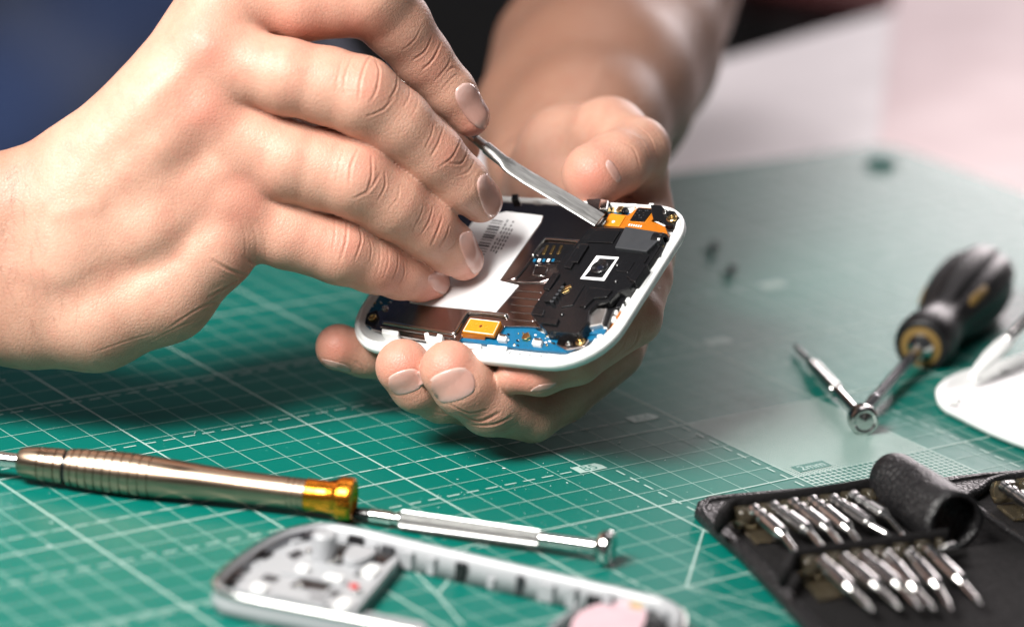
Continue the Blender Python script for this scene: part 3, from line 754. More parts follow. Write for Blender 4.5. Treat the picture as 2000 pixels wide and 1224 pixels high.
# silver screwdriver in front of the phone frame
a, b = G(700, 1003, .24), G(1196, 1071, .47); L_ = np.linalg.norm(b - a); ux = (b - a) / L_
t = thing('precision_screwdriver', (a + b) / 2 - [0, 0, .35], 'silver screwdriver with knurled grip and flared round cap, beside the white phone frame', 'screwdriver', 'screwdrivers lying on the mat')
lat('chuck', a, b, [(P_(690), .10), (P_(694), .16), (P_(722), .17)], BLACKP, t, 28)
lat('nose', a, b, [(P_(722), .16), (P_(724), .185), (P_(766), .195), (P_(768), .15), (P_(774), .15), (P_(776), .19), (P_(783), .19)], CHROME, t, 36)
def knurl(a, b, x0, x1, r0, r1, n=36, d=.06):
    a = np.array(a); ax, s, tt = frame(np.array(b) - a); V = []; Fc = []; seg = n * 4; rows = [(x0 - .0, r0 * .86), (x0 + .03, r0)] + [(x0 + (x1 - x0) * k / 6, r0 + (r1 - r0) * k / 6) for k in range(1, 6)] + [(x1 - .03, r1), (x1, r1 * .86)]
    for x, r in rows:
        for k in range(seg):
            an = 2 * math.pi * k / seg; q = r * (1 - d * (1, .6, 0, .6)[k % 4]); V.append(a + ax * x + (s * math.cos(an) + tt * math.sin(an)) * q)
    for i in range(len(rows) - 1):
        for k in range(seg): k2 = (k + 1) % seg; Fc.append((i * seg + k, i * seg + k2, (i + 1) * seg + k2, (i + 1) * seg + k))
    Fc.append(list(range(seg))[::-1]); Fc.append([(len(rows) - 1) * seg + k for k in range(seg)]); return V, Fc
V_, F_ = knurl(a, b, P_(783), P_(1056), .265, .235, 30, .12); mk('knurled_grip', V_, F_, simple('knurled_metal', (.33, .33, .325), .30, 1.0), t, smooth=False)
lat('shank', a, b, [(P_(1055), .19), (P_(1060), .195), (P_(1164), .195), (P_(1168), .17)], CHROME, t, 40)
lat('swivel_cap', a, b, [(P_(1164), .15), (P_(1166), .28), (P_(1172), .40), (P_(1180), .465), (P_(1189), .475), (P_(1195), .45), (P_(1197), .38), (P_(1194), .2), (P_(1193), .0)], CHROME, t, 48, e=.008)

# small steel screwdriver standing its round cap to the camera
a, b = G(1553, 674, .18), G(1689, 822, .42); ux = (b - a) / np.linalg.norm(b - a); L_ = np.linalg.norm(b - a)
t = thing('precision_screwdriver', (a + b) / 2 - [0, 0, .3], 'thin steel screwdriver whose round cap points at the camera, by the fine grid patch', 'screwdriver', 'screwdrivers lying on the mat')
lat('blade', a, b, [(0, .05), (.3, .08), (1.9, .09)], BLACKP, t, 20)
V_, F_ = knurl(a, b, L_ * .27, L_ * .62, .19, .22, 24, .05); mk('knurled_grip', V_, F_, CHROME, t, smooth=False)
lat('shank', a, b, [(L_ * .19, .09), (L_ * .27, .17), (L_ * .60, .18), (L_ * .66, .16), (L_ * .95, .16)], CHROME, t, 28)
lat('swivel_cap', a, b, [(L_ - .62, .16), (L_ - .55, .34), (L_ - .42, .43), (L_ - .2, .46), (L_ - .04, .455), (L_ + .05, .42), (L_ + .07, .34), (L_ + .02, .27), (L_ + .04, .14), (L_ + .06, 0.0)], CHROME, t, 40, e=.008)

# black and yellow handled screwdriver
a, b = G(1690, 800, .35), G(1945, 512, 1.15)
mid_ = G(1806, 662, 0.95); ux = (b - a) / np.linalg.norm(b - a); L_ = np.linalg.norm(b - a); Lf = float(np.dot(mid_ - a, ux))
t = thing('screwdriver', mid_ - [0, 0, .95], 'big screwdriver with black and yellow bulbous handle and steel shaft', 'screwdriver', 'screwdrivers lying on the mat')
lat('shaft', a, b, [(-.1, .10), (.3, .16), (.9, .20), (1.0, .17), (Lf, .19)], brushed('shaft_steel', (.6, .6, .62), .2, ux.tolist(), .3), t, 24)
lat('ferrule', a, b, [(Lf - .35, .20), (Lf - .1, .42), (Lf + .05, .46), (Lf + .3, .46)], CHROME, t, 32)
lat('yellow_collar', a, b, [(Lf - .02, .50), (Lf + .0, .64), (Lf + .08, .70), (Lf + .5, .70)], YELLOW, t, 40)
hp = [(Lf + .02, .68), (Lf + .04, .84), (Lf + .4, .94), (Lf + 1.0, .93), (Lf + 1.7, .84), (Lf + 2.3, .84), (Lf + 3.4, 1.06), (Lf + 4.8, 1.25), (Lf + 6.2, 1.27), (Lf + 7.3, 1.10), (Lf + 7.9, .82), (Lf + 8.1, .3)]
hp = [tuple(q) for q in spline(hp, 4)]
def fluted(a, b, prof, n=6, d0=Lf + 2.0, depth=.10, seg=72):
    a = np.array(a); ax, s, tt = frame(np.array(b) - a); V = []; Fc = []
    for x, r in prof:
        w = max(0, min(1, (x - d0) / .8))
        for k in range(seg):
            an = 2 * math.pi * k / seg; q = r * (1 - depth * w * max(0, math.cos(an * n)) ** 2); V.append(a + ax * x + (s * math.cos(an) + tt * math.sin(an)) * q)
    for i in range(len(prof) - 1):
        for k in range(seg): k2 = (k + 1) % seg; Fc.append((i * seg + k, i * seg + k2, (i + 1) * seg + k2, (i + 1) * seg + k))
    Fc.append(list(range(seg))[::-1]); Fc.append([(len(prof) - 1) * seg + k for k in range(seg)]); return V, Fc
V_, F_ = fluted(a, b, hp); mk('handle', V_, F_, RUBBER, t)
ax_, s_, t_ = frame(b - a)
for k, an in enumerate((.35, .35 + 2.1, .35 + 4.2)):
    d_ = s_ * math.cos(an) + t_ * math.sin(an)
    q = [a + ax_ * (Lf + x) + d_ * (r - .17) for x, r in ((2.3, .84), (3.2, 1.02), (4.2, 1.17), (5.0, 1.20))]
    V_, F_ = tube(q, [.08, .22, .22, .06], 16, up=d_); mk('grip_inlay', V_, F_, YELLOW, t)

# white battery cover and the steel spudger across its rim at the right
cov = [(1827, 772), (1832, 752), (1856, 734), (1905, 716), (1985, 694), (2120, 664), (2300, 690), (2330, 800), (2210, 890), (2080, 890), (2000, 864), (1930, 836), (1866, 804), (1838, 789)]
cp = spline(gl(cov, .30), 5, True); cc = cp.mean(0)
t = thing('battery_cover', cc - [0, 0, .3], 'white plastic phone back cover lying open side up at the right edge', 'phone cover')
inn = cc + (cp - cc) * .93; inn[:, 2] = .14
n_ = len(cp); V_ = list(cp) + list(cc + (cp - cc) * .965 + [0, 0, .02]) + list(inn) + list(cc + (inn - cc) * .5 + [0, 0, -.03]) + list(cc + (cp - cc) * .97 - [0, 0, .26]); F_ = []
for i in range(n_):
    j = (i + 1) % n_
    for r_ in range(3): F_.append((r_ * n_ + i, r_ * n_ + j, (r_ + 1) * n_ + j, (r_ + 1) * n_ + i))
    F_.append((4 * n_ + i, 4 * n_ + j, j, i))
F_.append([3 * n_ + i for i in range(n_)]); F_.append([4 * n_ + i for i in range(n_)][::-1])
mk('cover_shell', V_, F_, WHITEP, t)
V_, F_ = prism(spline(gl([(1965, 822), (1978, 812), (2010, 814), (2030, 826), (2010, 836), (1980, 832)], .17), 4, True), (0, 0, -.04)); mk('camera_opening', V_, F_, BLACKP, t)
for x, y in ((1867, 786), (1905, 742), (1960, 728)):
    V_, F_ = lathe(G(x, y, .12), G(x, y, .12) + [0, 0, 1], [(0, .16), (.12, .15), (.16, .08)], 14); mk('clip', V_, F_, WHITEP, t)
a, b = G(1893, 738, .55), G(2060, 570, 2.0)
t = thing('pry_tool', a, 'steel tool with a white plastic tip resting on the white cover', 'pry tool')
L_ = np.linalg.norm(b - a)
V_, F_ = tube([a + (b - a) * k / 8 for k in range(5)], [.06, .22, .30, .30, .18], 16, up=(0, 0, 1), flat=.45); mk('tip', V_, F_, WHITEP, t)
V_, F_ = tube([a + (b - a) * k / 8 for k in (3.4, 4.2, 5, 8)], [.12, .17, .19, .19], 16); mk('shaft', V_, F_, CHROME, t)
# ------------------------------------------------------------------ white phone frame in the foreground
H_ = .75
loop = [(428, 1118), (470, 1080), (535, 1040), (590, 1023), (640, 1019), (720, 1032), (830, 1058), (1000, 1097), (1150, 1131), (1260, 1156), (1312, 1172), (1334, 1196), (1322, 1232), (1280, 1278), (1200, 1306), (1060, 1282), (900, 1243), (760, 1211), (620, 1184), (500, 1161), (440, 1146), (424, 1132)]
cp = spline(gl(loop, H_), 6, True); cc = cp.mean(0)
frt = thing('phone_housing', cc - [0, 0, H_], 'white hollow plastic phone frame with camera bracket, out of focus in the foreground', 'phone frame')
def wall(cp, cc, z0, z1, t0, t1, name, m, par):
    n_ = len(cp); d = cp - cc; l = np.linalg.norm(d, axis=1, keepdims=True)
    tang = np.roll(cp, -1, 0) - np.roll(cp, 1, 0); nrm = np.stack([tang[:, 1], -tang[:, 0], 0 * tang[:, 0]], 1); nrm /= np.linalg.norm(nrm, axis=1, keepdims=True)
    nrm *= np.sign((nrm * d).sum(1))[:, None]
    prof = [(0 + .03, z1), (t0 * .25, z1 + .0), (t0, z1 - .05), (t1, z0), (t1 - .35, z0), (-.06, z0), (-.10, z0 + .2), (-.05, z1 - .12)]
    V = []; Fc = []
    for (o_, z_) in prof: V += [np.array([*(cp[i] - nrm[i] * o_)[:2], z_]) for i in range(n_)]
    k_ = len(prof)
    for r_ in range(k_):
        for i in range(n_): j = (i + 1) % n_; Fc.append((r_ * n_ + i, r_ * n_ + j, ((r_ + 1) % k_) * n_ + j, ((r_ + 1) % k_) * n_ + i))
    return mk(name, V, Fc, m, par), nrm
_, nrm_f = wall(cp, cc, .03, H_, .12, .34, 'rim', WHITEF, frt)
# a chrome trim strip runs round the outside of the rim
V_, F_ = tube([cp[i] + nrm_f[i] * .06 + [0, 0, -.16] for i in range(len(cp))], .055, 8, True, flat=1.6); mk('chrome_trim', V_, F_, CHROME, frt)
def fprism(name, pts, h0, h1, m, par=frt, bev=.03, sp=0):
    p = gl(pts, h1)
    if sp: p = spline(p, sp, True)
    V_, F_ = prism(p, (0, 0, h0 - h1)); return mk(name, V_, F_, m, par, smooth=False, bevel=bev)
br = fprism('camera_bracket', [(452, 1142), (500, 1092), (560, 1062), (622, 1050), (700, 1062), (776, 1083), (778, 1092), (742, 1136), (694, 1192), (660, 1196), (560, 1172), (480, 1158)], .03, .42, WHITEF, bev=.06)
fprism('dark_window', [(592, 1125), (656, 1135), (634, 1153), (566, 1143)], .40, .44, BLACKP, br, 0)
fprism('dark_window', [(735, 1074), (772, 1083), (748, 1101), (715, 1092)], .40, .44, BLACKP, br, 0)
fprism('dark_window', [(652, 1058), (690, 1064), (668, 1102), (610, 1092)], .40, .435, BLACKP, br, 0)
fprism('white_cover_tab', [(690, 1063), (735, 1075), (700, 1094), (672, 1088), (676, 1072)], .42, .60, WHITEF, br, .05, 3)
fprism('raised_bar', [(560, 1108), (680, 1130), (672, 1138), (548, 1115)], .42, .50, WHITEF, br, .03)
fprism('raised_bar', [(540, 1150), (640, 1172), (634, 1180), (530, 1158)], .42, .52, WHITEF, br, .03)
fprism('red_dot', [(682, 1138), (700, 1139), (700, 1147), (684, 1147)], .42, .45, RED, br, 0)
g = G(632, 1088, .42); V_, F_ = lathe(g, g + [0, 0, 1], steps([(0, .32), (.62, .32), (.68, .27), (.68, .0)]), 32); mk('post', V_, F_, WHITEF, br)
for x, y in ((604, 1080), (660, 1095), (648, 1100), (586, 1146), (700, 1160)):
    g = G(x, y, .42); V_, F_ = lathe(g, g + [0, 0, 1], steps([(0, .09), (.12, .08), (.14, .02)]), 14); mk('peg', V_, F_, CHROME, br)
LINER = simple('grey_metal_liner', (.20, .20, .215), .3, 1.0)
ids = list(range(-10, 25)); V_ = []; F_ = []
for i in ids:
    for o_, z_ in ((.20, .06), (.20, .60), (.15, .62), (.15, .06)): V_.append([*(cp[i] - nrm_f[i] * o_)[:2], z_])
for r_ in range(len(ids) - 1):
    for k in range(4): F_.append((r_ * 4 + k, r_ * 4 + (k + 1) % 4, r_ * 4 + 4 + (k + 1) % 4, r_ * 4 + 4 + k))
mk('wall_liner', V_, F_, LINER, frt, smooth=False)
for pts, h in (([(700, 1112), (726, 1116), (716, 1126), (690, 1122)], .435), ([(520, 1120), (548, 1126), (536, 1136), (508, 1130)], .435), ([(606, 1160), (640, 1166), (632, 1172), (598, 1167)], .435), ([(560, 1082), (582, 1072), (596, 1080), (574, 1092)], .435), ([(648, 1150), (668, 1154), (658, 1164), (638, 1160)], .435)): fprism('recess', pts, .40, h, GREYP, br, 0)
for pts, h in (([(640, 1118), (672, 1124), (664, 1132), (632, 1126)], .55), ([(720, 1100), (744, 1106), (726, 1124), (704, 1118)], .50), ([(500, 1136), (526, 1142), (514, 1150), (490, 1145)], .55), ([(664, 1166), (690, 1170), (672, 1190), (650, 1186)], .50), ([(586, 1100), (606, 1104), (598, 1112), (578, 1108)], .58)): fprism('pad', pts, .40, h, WHITEP, br, .02)
# ribs and clips on the inside of the rim
for k, i in enumerate(list(range(1, 26, 2)) + list(range(27, 62, 2))):
    p = cp[i] - nrm_f[i] * .22; tv_ = np.array([-nrm_f[i][1], nrm_f[i][0], 0]); w = random.uniform(.08, .22); h = random.uniform(.25, .64)
    q = [p + tv_ * w + [0, 0, h - H_], p - tv_ * w + [0, 0, h - H_], p - tv_ * w - nrm_f[i] * .16 + [0, 0, h - H_], p + tv_ * w - nrm_f[i] * .16 + [0, 0, h - H_]]
    V_, F_ = prism(q, (0, 0, -h + .04)); mk('clip', V_, F_, (BLACKP, LINER, GREYP, WHITEF)[k % 4] if i < 26 else (WHITEF, GREYP, WHITEF, WHITEF, BLACKP)[k % 5], frt, smooth=False, bevel=.02)
fprism('side_rail', [(716, 1193), (830, 1213), (834, 1222), (820, 1230), (712, 1206)], .03, .34, WHITEF)
sb = fprism('speaker_board', [(1150, 1180), (1180, 1160), (1230, 1150), (1290, 1165), (1305, 1195), (1280, 1250), (1180, 1280), (1110, 1240)], .03, .40, BLACKP, bev=.05)
fprism('pink_film', [(1120, 1206), (1160, 1180), (1216, 1172), (1262, 1184), (1250, 1230), (1200, 1275), (1120, 1262)], .40, .47, PINKF, sb, .03, 3)
fprism('gold_contact', [(1236, 1168), (1262, 1174), (1254, 1188), (1228, 1182)], .40, .50, GOLD, sb, .02)
fprism('white_block', [(1180, 1152), (1200, 1152), (1194, 1172), (1176, 1170)], .03, .62, WHITEF, frt)
for k in range(7): fprism('comb_tooth', [(1128 - k * 9, 1176 + k * 7), (1134 - k * 9, 1177 + k * 7), (1130 - k * 9, 1182 + k * 7), (1123 - k * 9, 1181 + k * 7)], .03, .42, WHITEF, frt, 0)

# ------------------------------------------------------------------ BLACK LEATHER BIT CASE
ct = thing('tool_case', G(1650, 1080, 0), 'black leather case lying open, filled with rows of steel driver bits', 'tool case')
cpoly = [(1357, 992), (1362, 976), (1384, 965), (1440, 960), (1520, 953), (1610, 946), (1690, 941), (1840, 929), (1920, 920), (2000, 914), (2140, 905), (2300, 1300), (1648, 1300), (1580, 1224), (1510, 1146), (1440, 1070), (1390, 1026)]
cpw = gl(cpoly, .36); V_, F_ = prism(cpw, (0, 0, -.33)); mk('leather_panel', V_, F_, LEATHER, ct, smooth=False, bevel=.12, seg=4)
# piped hem set in from the edge
V_, F_ = tube(spline(gl([(1420, 1052), (1376, 1002), (1380, 984), (1400, 974), (1520, 963), (1620, 955), (1690, 950)], .37), 8), .05, 8); mk('piped_hem', V_, F_, LEATHER, ct)
V_, F_ = tube(spline(gl([(1850, 940), (1920, 929), (2000, 922), (2080, 917)], .37), 6), .05, 8); mk('piped_hem', V_, F_, LEATHER, ct)
def cprism(name, pts, h0, h1, m, par=ct, bev=.05, sp=0):
    p = gl(pts, h1)
    if sp: p = spline(p, sp, True)
    V_, F_ = prism(p, (0, 0, h0 - h1)); return mk(name, V_, F_, m, par, smooth=False, bevel=bev)
cprism('suede_lining', [(1404, 1010), (1430, 992), (1560, 975), (1700, 958), (1760, 1000), (1850, 1045), (1880, 965), (2005, 948), (2150, 940), (2230, 1290), (1680, 1290), (1600, 1210), (1500, 1100)], .30, .385, SUEDE, bev=.02)
def strap(pts, h, r, flat=1.0, m=None, nm='pocket_edge'):
    V_, F_ = tube(spline(gl(pts, h), 8), r, 12, up=(0, 0, 1), flat=flat); return mk(nm, V_, F_, m or SUEDE, ct)
strap([(1404, 1020), (1424, 998), (1448, 990), (1540, 979), (1640, 964), (1695, 955)], .95, .15, 2.2, SUEDE)
strap([(1530, 1128), (1545, 1100), (1572, 1089), (1660, 1077), (1760, 1064), (1850, 1051)], .98, .14, 2.2, SUEDE)
strap([(1850, 1010), (1880, 975), (1905, 962), (1932, 944), (1965, 935), (2010, 931), (2090, 926)], .55, .15, 1.2, LEATHER)
strap([(1838, 938), (1890, 978), (1950, 1022), (2010, 1062)], .45, .10, 1.0, LEATHER)
# rolled strap standing up out of the panel
a, b = G(1744, 940, 1.10), G(1867, 1022, 1.12); ax_, s_, t_ = frame(b - a); L_ = np.linalg.norm(b - a)
V_ = []; F_ = []; seg = 44; rows = 10
for q, rr in enumerate((.84, .70)):
    for i in range(rows + 1):
        for k in range(seg):
            an = 2 * math.pi * k / seg; r_ = rr * (1 + .025 * math.sin(i * .9 + k * .5) * (q == 0))
            d = s_ * math.cos(an) * .98 + t_ * math.sin(an) * 1.0
            e_ = .10 * math.sin(an * 2 + 1) if i in (0, rows) else 0
            V_.append(a + ax_ * (L_ * i / rows + e_ * .5) + d * r_)
o_ = (rows + 1) * seg
for i in range(rows):
    for k in range(seg):
        k2 = (k + 1) % seg
        F_.append((i * seg + k, i * seg + k2, (i + 1) * seg + k2, (i + 1) * seg + k)); F_.append((o_ + i * seg + k2, o_ + i * seg + k, o_ + (i + 1) * seg + k, o_ + (i + 1) * seg + k2))
for i, fl_ in ((0, 1), (rows, 0)):
    for k in range(seg):
        k2 = (k + 1) % seg; f_ = (i * seg + k, o_ + i * seg + k, o_ + i * seg + k2, i * seg + k2); F_.append(f_ if fl_ else f_[::-1])
mk('rolled_strap', V_, F_, LEATHER, ct)
# smoky plastic clip bars, a thumb tab at their left end
def holder(p0, p1, h, marks):
    a, b = G(*p0, h), G(*p1, h); L_ = np.linalg.norm(b - a); ux = (b - a) / L_
    xs = sorted([0] + [m for m in marks] + [1])
    mb = MB()
    for i in range(len(xs) - 1):
        x0, x1 = xs[i] * L_ + (.10 if i else 0), xs[i + 1] * L_ - (.10 if i < len(xs) - 2 else 0)
        if x1 - x0 < .08: continue
        V_, F_ = lathe(a + ux * x0, a + ux * x1, [(0, .24), (.02, .31), (x1 - x0 - .02, .31), (x1 - x0, .24)], 28); mb.add(V_, F_)
    V_, F_ = lathe(a + [0, 0, -.22], b + [0, 0, -.22], [(0, .10), (L_, .10)], 12); mb.add(V_, F_)
    return mb.build('bit_holder', SMOKE, ct)
marks1 = [.15, .31, .46, .60, .76, .92]; marks2 = [.15, .32, .47, .62, .78, .93]
h1 = holder((1437, 1012), (1702, 974), .80, marks1); h2 = holder((1566, 1108), (1838, 1070), .80, marks2); h3 = holder((1945, 962), (2160, 932), .80, [.18, .5, .8])
def tab(pts, par, h=.5):
    V_, F_ = prism(gl(pts, h), (0, 0, -.09)); mk('tab', V_, F_, SMOKE, par, smooth=False, bevel=.03)
tab([(1446, 1022), (1494, 1018), (1528, 1052), (1474, 1056)], h1); tab([(1560, 1122), (1620, 1120), (1650, 1160), (1600, 1168)], h2); tab([(1946, 985), (2000, 980), (2030, 1010), (1980, 1012)], h3)
BODY = (.19, .20)
def bit(p0, p1, p2, h0, h1, h2, lab, kind=0):
    a, m_, c = G(*p0, h0), G(*p1, h1), G(*p2, h2)
    t = thing('driver_bit', (a + c) / 2, lab, 'driver bit', 'driver bits clipped into the case')
    ux = (m_ - a) / np.linalg.norm(m_ - a); Lm = np.linalg.norm(m_ - a)
    prof = [(-.22, .13), (-.2, .17), (-.05, .17), (0, .13), (.12, .13), (.16, .185), (.30, .185), (.34, .15), (.46, .15), (.50, .215), (Lm - .2, .215), (Lm, .11)]
    lat('shank', a, m_, prof, STEEL, t, 6 if kind else 20, e=.01, sm=not kind)
    uc = (c - m_) / np.linalg.norm(c - m_); Lc = np.linalg.norm(c - m_)
    lat('blade', m_ - uc * .1, c, [(0, .115), (Lc * .8, .10), (Lc + .08, .04)], STEEL, t, 14, e=.01)
ORD = ['leftmost', 'second', 'third', 'fourth', 'fifth', 'rightmost']
row1 = [((1479, 1001), (1532, 1048), (1560, 1085)), ((1518, 995), (1583, 1041), (1614, 1079)), ((1556, 988), (1620, 1037), (1651, 1073)), ((1593, 983), (1660, 1037), (1686, 1073)), ((1635, 981), (1706, 1029), (1745, 1050)), ((1674, 974), (1735, 1011), (1774, 1056))]
row2 = [((1612, 1103), (1666, 1156), (1707, 1195)), ((1655, 1097), (1718, 1152), (1760, 1190)), ((1695, 1094), (1761, 1150), (1800, 1192)), ((1736, 1090), (1790, 1155), (1827, 1193)), ((1781, 1087), (1833, 1150), (1860, 1193)), ((1819, 1080), (1880, 1141), (1918, 1183))]
for k, (p, q, r_) in enumerate(row1): bit(p, q, r_, 1.02, .85, .72, f'steel driver bit, {ORD[k]} in the far row of the black case' if k in (0, 5) else f'steel driver bit, {ORD[k]} from the left in the far row of the case', 0)
for k, (p, q, r_) in enumerate(row2): bit(p, q, r_, 1.02, .85, .72, f'steel driver bit, {ORD[k]} in the near row of the black case' if k in (0, 5) else f'steel driver bit, {ORD[k]} from the left in the near row of the case', 0)
bit((1968, 955), (2034, 1000), (2066, 1030), 1.02, .85, .72, 'steel driver bit in the separate clip at the right edge of the case')
g = G(1835, 1073, .95); V_, F_ = lathe(g, G(1857, 1068, 1.0), steps([(0, .10), (.12, .10), (.14, .15), (.42, .15), (.5, .08)]), 20); mk('clip_pin', V_, F_, STEEL, h2)

# ------------------------------------------------------------------ OPENED PHONE, held between the hands
def solve_plane():
    pix = [(1160, 719), (652, 671), (1361, 404)]                     # near right, near left, far right corners
    d = np.array([92.6, 97.8, 96.2])
    def res(d):
        p = [cam3(x, y, z) for (x, y), z in zip(pix, d)]; a = p[0] - p[1]; b = p[2] - p[0]
        return np.array([a @ b / 20, np.linalg.norm(a) / np.linalg.norm(b) - 1.40, (d[1] + d[2]) / 2 - 97.0])
    for _ in range(30):
        r = res(d); J = np.stack([(res(d + 1e-4 * np.eye(3)[k]) - r) / 1e-4 for k in range(3)], 1); d = d - np.linalg.solve(J, r)
    return [c2w(cam3(x, y, z)) for (x, y), z in zip(pix, d)]
BRp, BLp, TRp = solve_plane()
PU = (BRp - BLp) / np.linalg.norm(BRp - BLp); PV = TRp - BRp; PV -= PU * (PV @ PU); PV /= np.linalg.norm(PV); PN = np.cross(PU, PV)
if PN @ (C0 - BLp) < 0: PN = -PN
LEN, WID = np.linalg.norm(BRp - BLp), np.linalg.norm(TRp - BRp)
def ph(x, y, w=0.0):
    r = ray(x, y); t = ((BLp + PN * w - C0) @ PN) / (r @ PN); return C0 + r * t
def puv(u, v, w=0.0): return BLp + PU * u + PV * v + PN * w
phone = thing('phone', puv(LEN / 2, WID / 2, -.4), 'opened white phone showing its boards and flex cables, held in the lower hand', 'phone')
# body: superellipse-cornered tray with a raised white rim
def outline(inset, w, r=1.62, n=9):
    out = []
    for cx_, cy_, a0, rr in ((LEN - r * .72, WID - r * .72, 0, r * .72), (r, WID - r, 90, r), (r * 1.0, r, 180, r), (LEN - r * 1.1, r * 1.1, 270, r * 1.1)):
        for k in range(n + 1):
            a = math.radians(a0 + 90 * k / n); out.append(puv(cx_ + (rr - inset) * math.cos(a), cy_ + (rr - inset) * math.sin(a), w))
    return np.array(out)
prof = [(.30, -.50), (.10, -.40), (.0, -.26), (-.01, -.12), (.03, -.02), (.045, -.035), (.06, .0), (.10, .06), (.17, .07), (.21, .03), (.22, -.05), (.30, -.08), (.34, -.20)]
rings = [outline(*p) for p in prof]; n_ = len(rings[0]); V_ = np.vstack(rings); F_ = []
for r_ in range(len(prof) - 1):
    for i in range(n_): j = (i + 1) % n_; F_.append((r_ * n_ + i, r_ * n_ + j, (r_ + 1) * n_ + j, (r_ + 1) * n_ + i))
F_.append([i for i in range(n_)][::-1]); F_.append([(len(prof) - 1) * n_ + i for i in range(n_)])
mk('frame', V_, F_, WHITEP, phone)
def pp(name, pts, w0, w1, m, par=None, bev=.02, sp=0, seg=2):
    p = np.array([ph(x, y, w1) for x, y in pts])
    if sp: p = spline(p, sp, True)
    V_, F_ = prism(p, PN * (w0 - w1)); return mk(name, V_, F_, m, par or phone, smooth=False, bevel=bev, seg=seg)
def pl(name, x, y, w0, prof, m, par=None, seg=24, ax=None, e=.006):
    a = ph(x, y, w0); V_, F_ = lathe(a, a + (PN if ax is None else ax), steps(prof, e), seg); return mk(name, V_, F_, m, par or phone)
# blue circuit boards showing at three corners
def uvpoly(l, w): return np.array([puv(u, v, w) for u, v in l])
def board(pts): pp('circuit_board', pts, -.18, -.10, BLUEP, None, 0)
board([(897, 654), (985, 637), (1030, 634), (1060, 650), (1090, 664), (1132, 674), (1104, 688), (1050, 684), (960, 674), (897, 664)])
board([(703, 606), (720, 575), (770, 545), (800, 540), (775, 598), (745, 606), (725, 625), (722, 641), (708, 628)])
board([(1140, 392), (1250, 400), (1240, 424), (1160, 420)])
board([(1160, 640), (1190, 632), (1178, 656), (1140, 668), (1128, 652)])
# steel plate over the middle
plate_px = [(760, 652), (727, 642), (716, 630), (722, 616), (745, 604), (765, 590), (800, 540), (880, 420), (960, 392), (1005, 391), (1100, 390), (1185, 398), (1180, 420), (1160, 445), (1140, 500), (1100, 560), (1060, 640), (1030, 637), (985, 637), (975, 655), (905, 652), (892, 670), (820, 662)]
plate = pp('steel_plate', plate_px, -.10, -.02, PLATE, bev=.02)
# pressed ridges in the plate
def ridge(pts, r, w=.0, m=None, par=plate, nm='pressed_ridge'):
    V_, F_ = tube(spline(np.array([ph(x, y, w) for x, y in pts]), 8), r, 10, up=PN, flat=.7); return mk(nm, V_, F_, m or CHROME, par)
ridge([(748, 630), (800, 638), (850, 646), (880, 651), (889, 648), (900, 630), (911, 614), (920, 610), (955, 612), (990, 617)], .075, .01)
ridge([(1040, 500), (1062, 470), (1072, 466), (1125, 471), (1131, 474)], .05, .03)
ridge([(1042, 500), (1010, 540), (994, 546), (1000, 549), (1050, 551), (1072, 545)], .045, .0, PLATE)
for k in range(5):
    ridge([(985 + k * 1 + 5 * (4 - k), 566 + k * 14), (1015 + 5 * (4 - k), 569 + k * 14), (1042 + 4 * (4 - k), 571 + k * 14)], .022, -.015, PLATE)
pp('battery_wall', [(738, 632), (884, 654), (890, 661), (742, 638)], -.10, .03, PLATE, plate)
# paper label with barcode on the battery bay
lab = pp('paper_label', [(1060, 421), (1056, 433), (975, 548), (1013, 557), (968, 609), (905, 602), (838, 596), (800, 590), (930, 425), (990, 413)], -.02, .004, LABELW, bev=0)
def printed(pts, m=LABELI): pp('printed_mark', pts, .004, .008, m, lab, 0)
gl_ = LABELW
a_, b_ = np.array([985., 428.]), np.array([945., 500.])
for k in range(13):
    f0 = .04 + k * .075 + random.uniform(0, .02); f1 = f0 + random.choice((.018, .03, .045))
    p0, p1 = a_ + (b_ - a_) * f0, a_ + (b_ - a_) * f1; w_ = np.array([-22, -3.])
    printed([p0, p1, p1 + w_, p0 + w_])
for r_ in range(4):
    o_ = np.array([9. + r_ * 5.5, 1.2 * r_])
    for k in range(9):
        if random.random() < .2: continue
        f0 = .02 + k * .1; f1 = f0 + random.uniform(.04, .085); p0, p1 = a_ + o_ + (b_ - a_) * f0, a_ + o_ + (b_ - a_) * f1; w_ = np.array([-2.6, -.4]); printed([p0, p1, p1 + w_, p0 + w_])
# SIM slot
sim = pp('sim_slot', [(1034, 500), (1052, 478), (1066, 473), (1122, 477), (1118, 490), (1106, 509), (1080, 512), (1044, 509)], -.02, .02, BLACKP, bev=.02)
for k in range(3):
    x = 1066 + k * 14; pp('contact', [(x, 478), (x + 5, 478.5), (x - 3, 496), (x - 8, 495.5)], .0, .055, GOLD, sim, .012)
pp('sim_frame', [(1046, 497), (1060, 482), (1064, 484), (1052, 499)], .0, .05, STEEL, sim, .01)
for k in range(5): pp('solder_pad', [(1043 + k * 9, 505), (1048 + k * 9, 505.5), (1045 + k * 9, 511), (1040 + k * 9, 510.5)], .01, .028, BLUEP if k % 2 == 0 else LABELW, sim, 0)
mk_ = [(1046, 518), (1066, 520), (1070, 524), (1063, 539), (1040, 537)]
V_, F_ = tube(np.array([ph(x, y, -.015) for x, y in mk_]), .012, 6, True, up=PN); mk('embossed_mark', V_, F_, CHROME, plate)
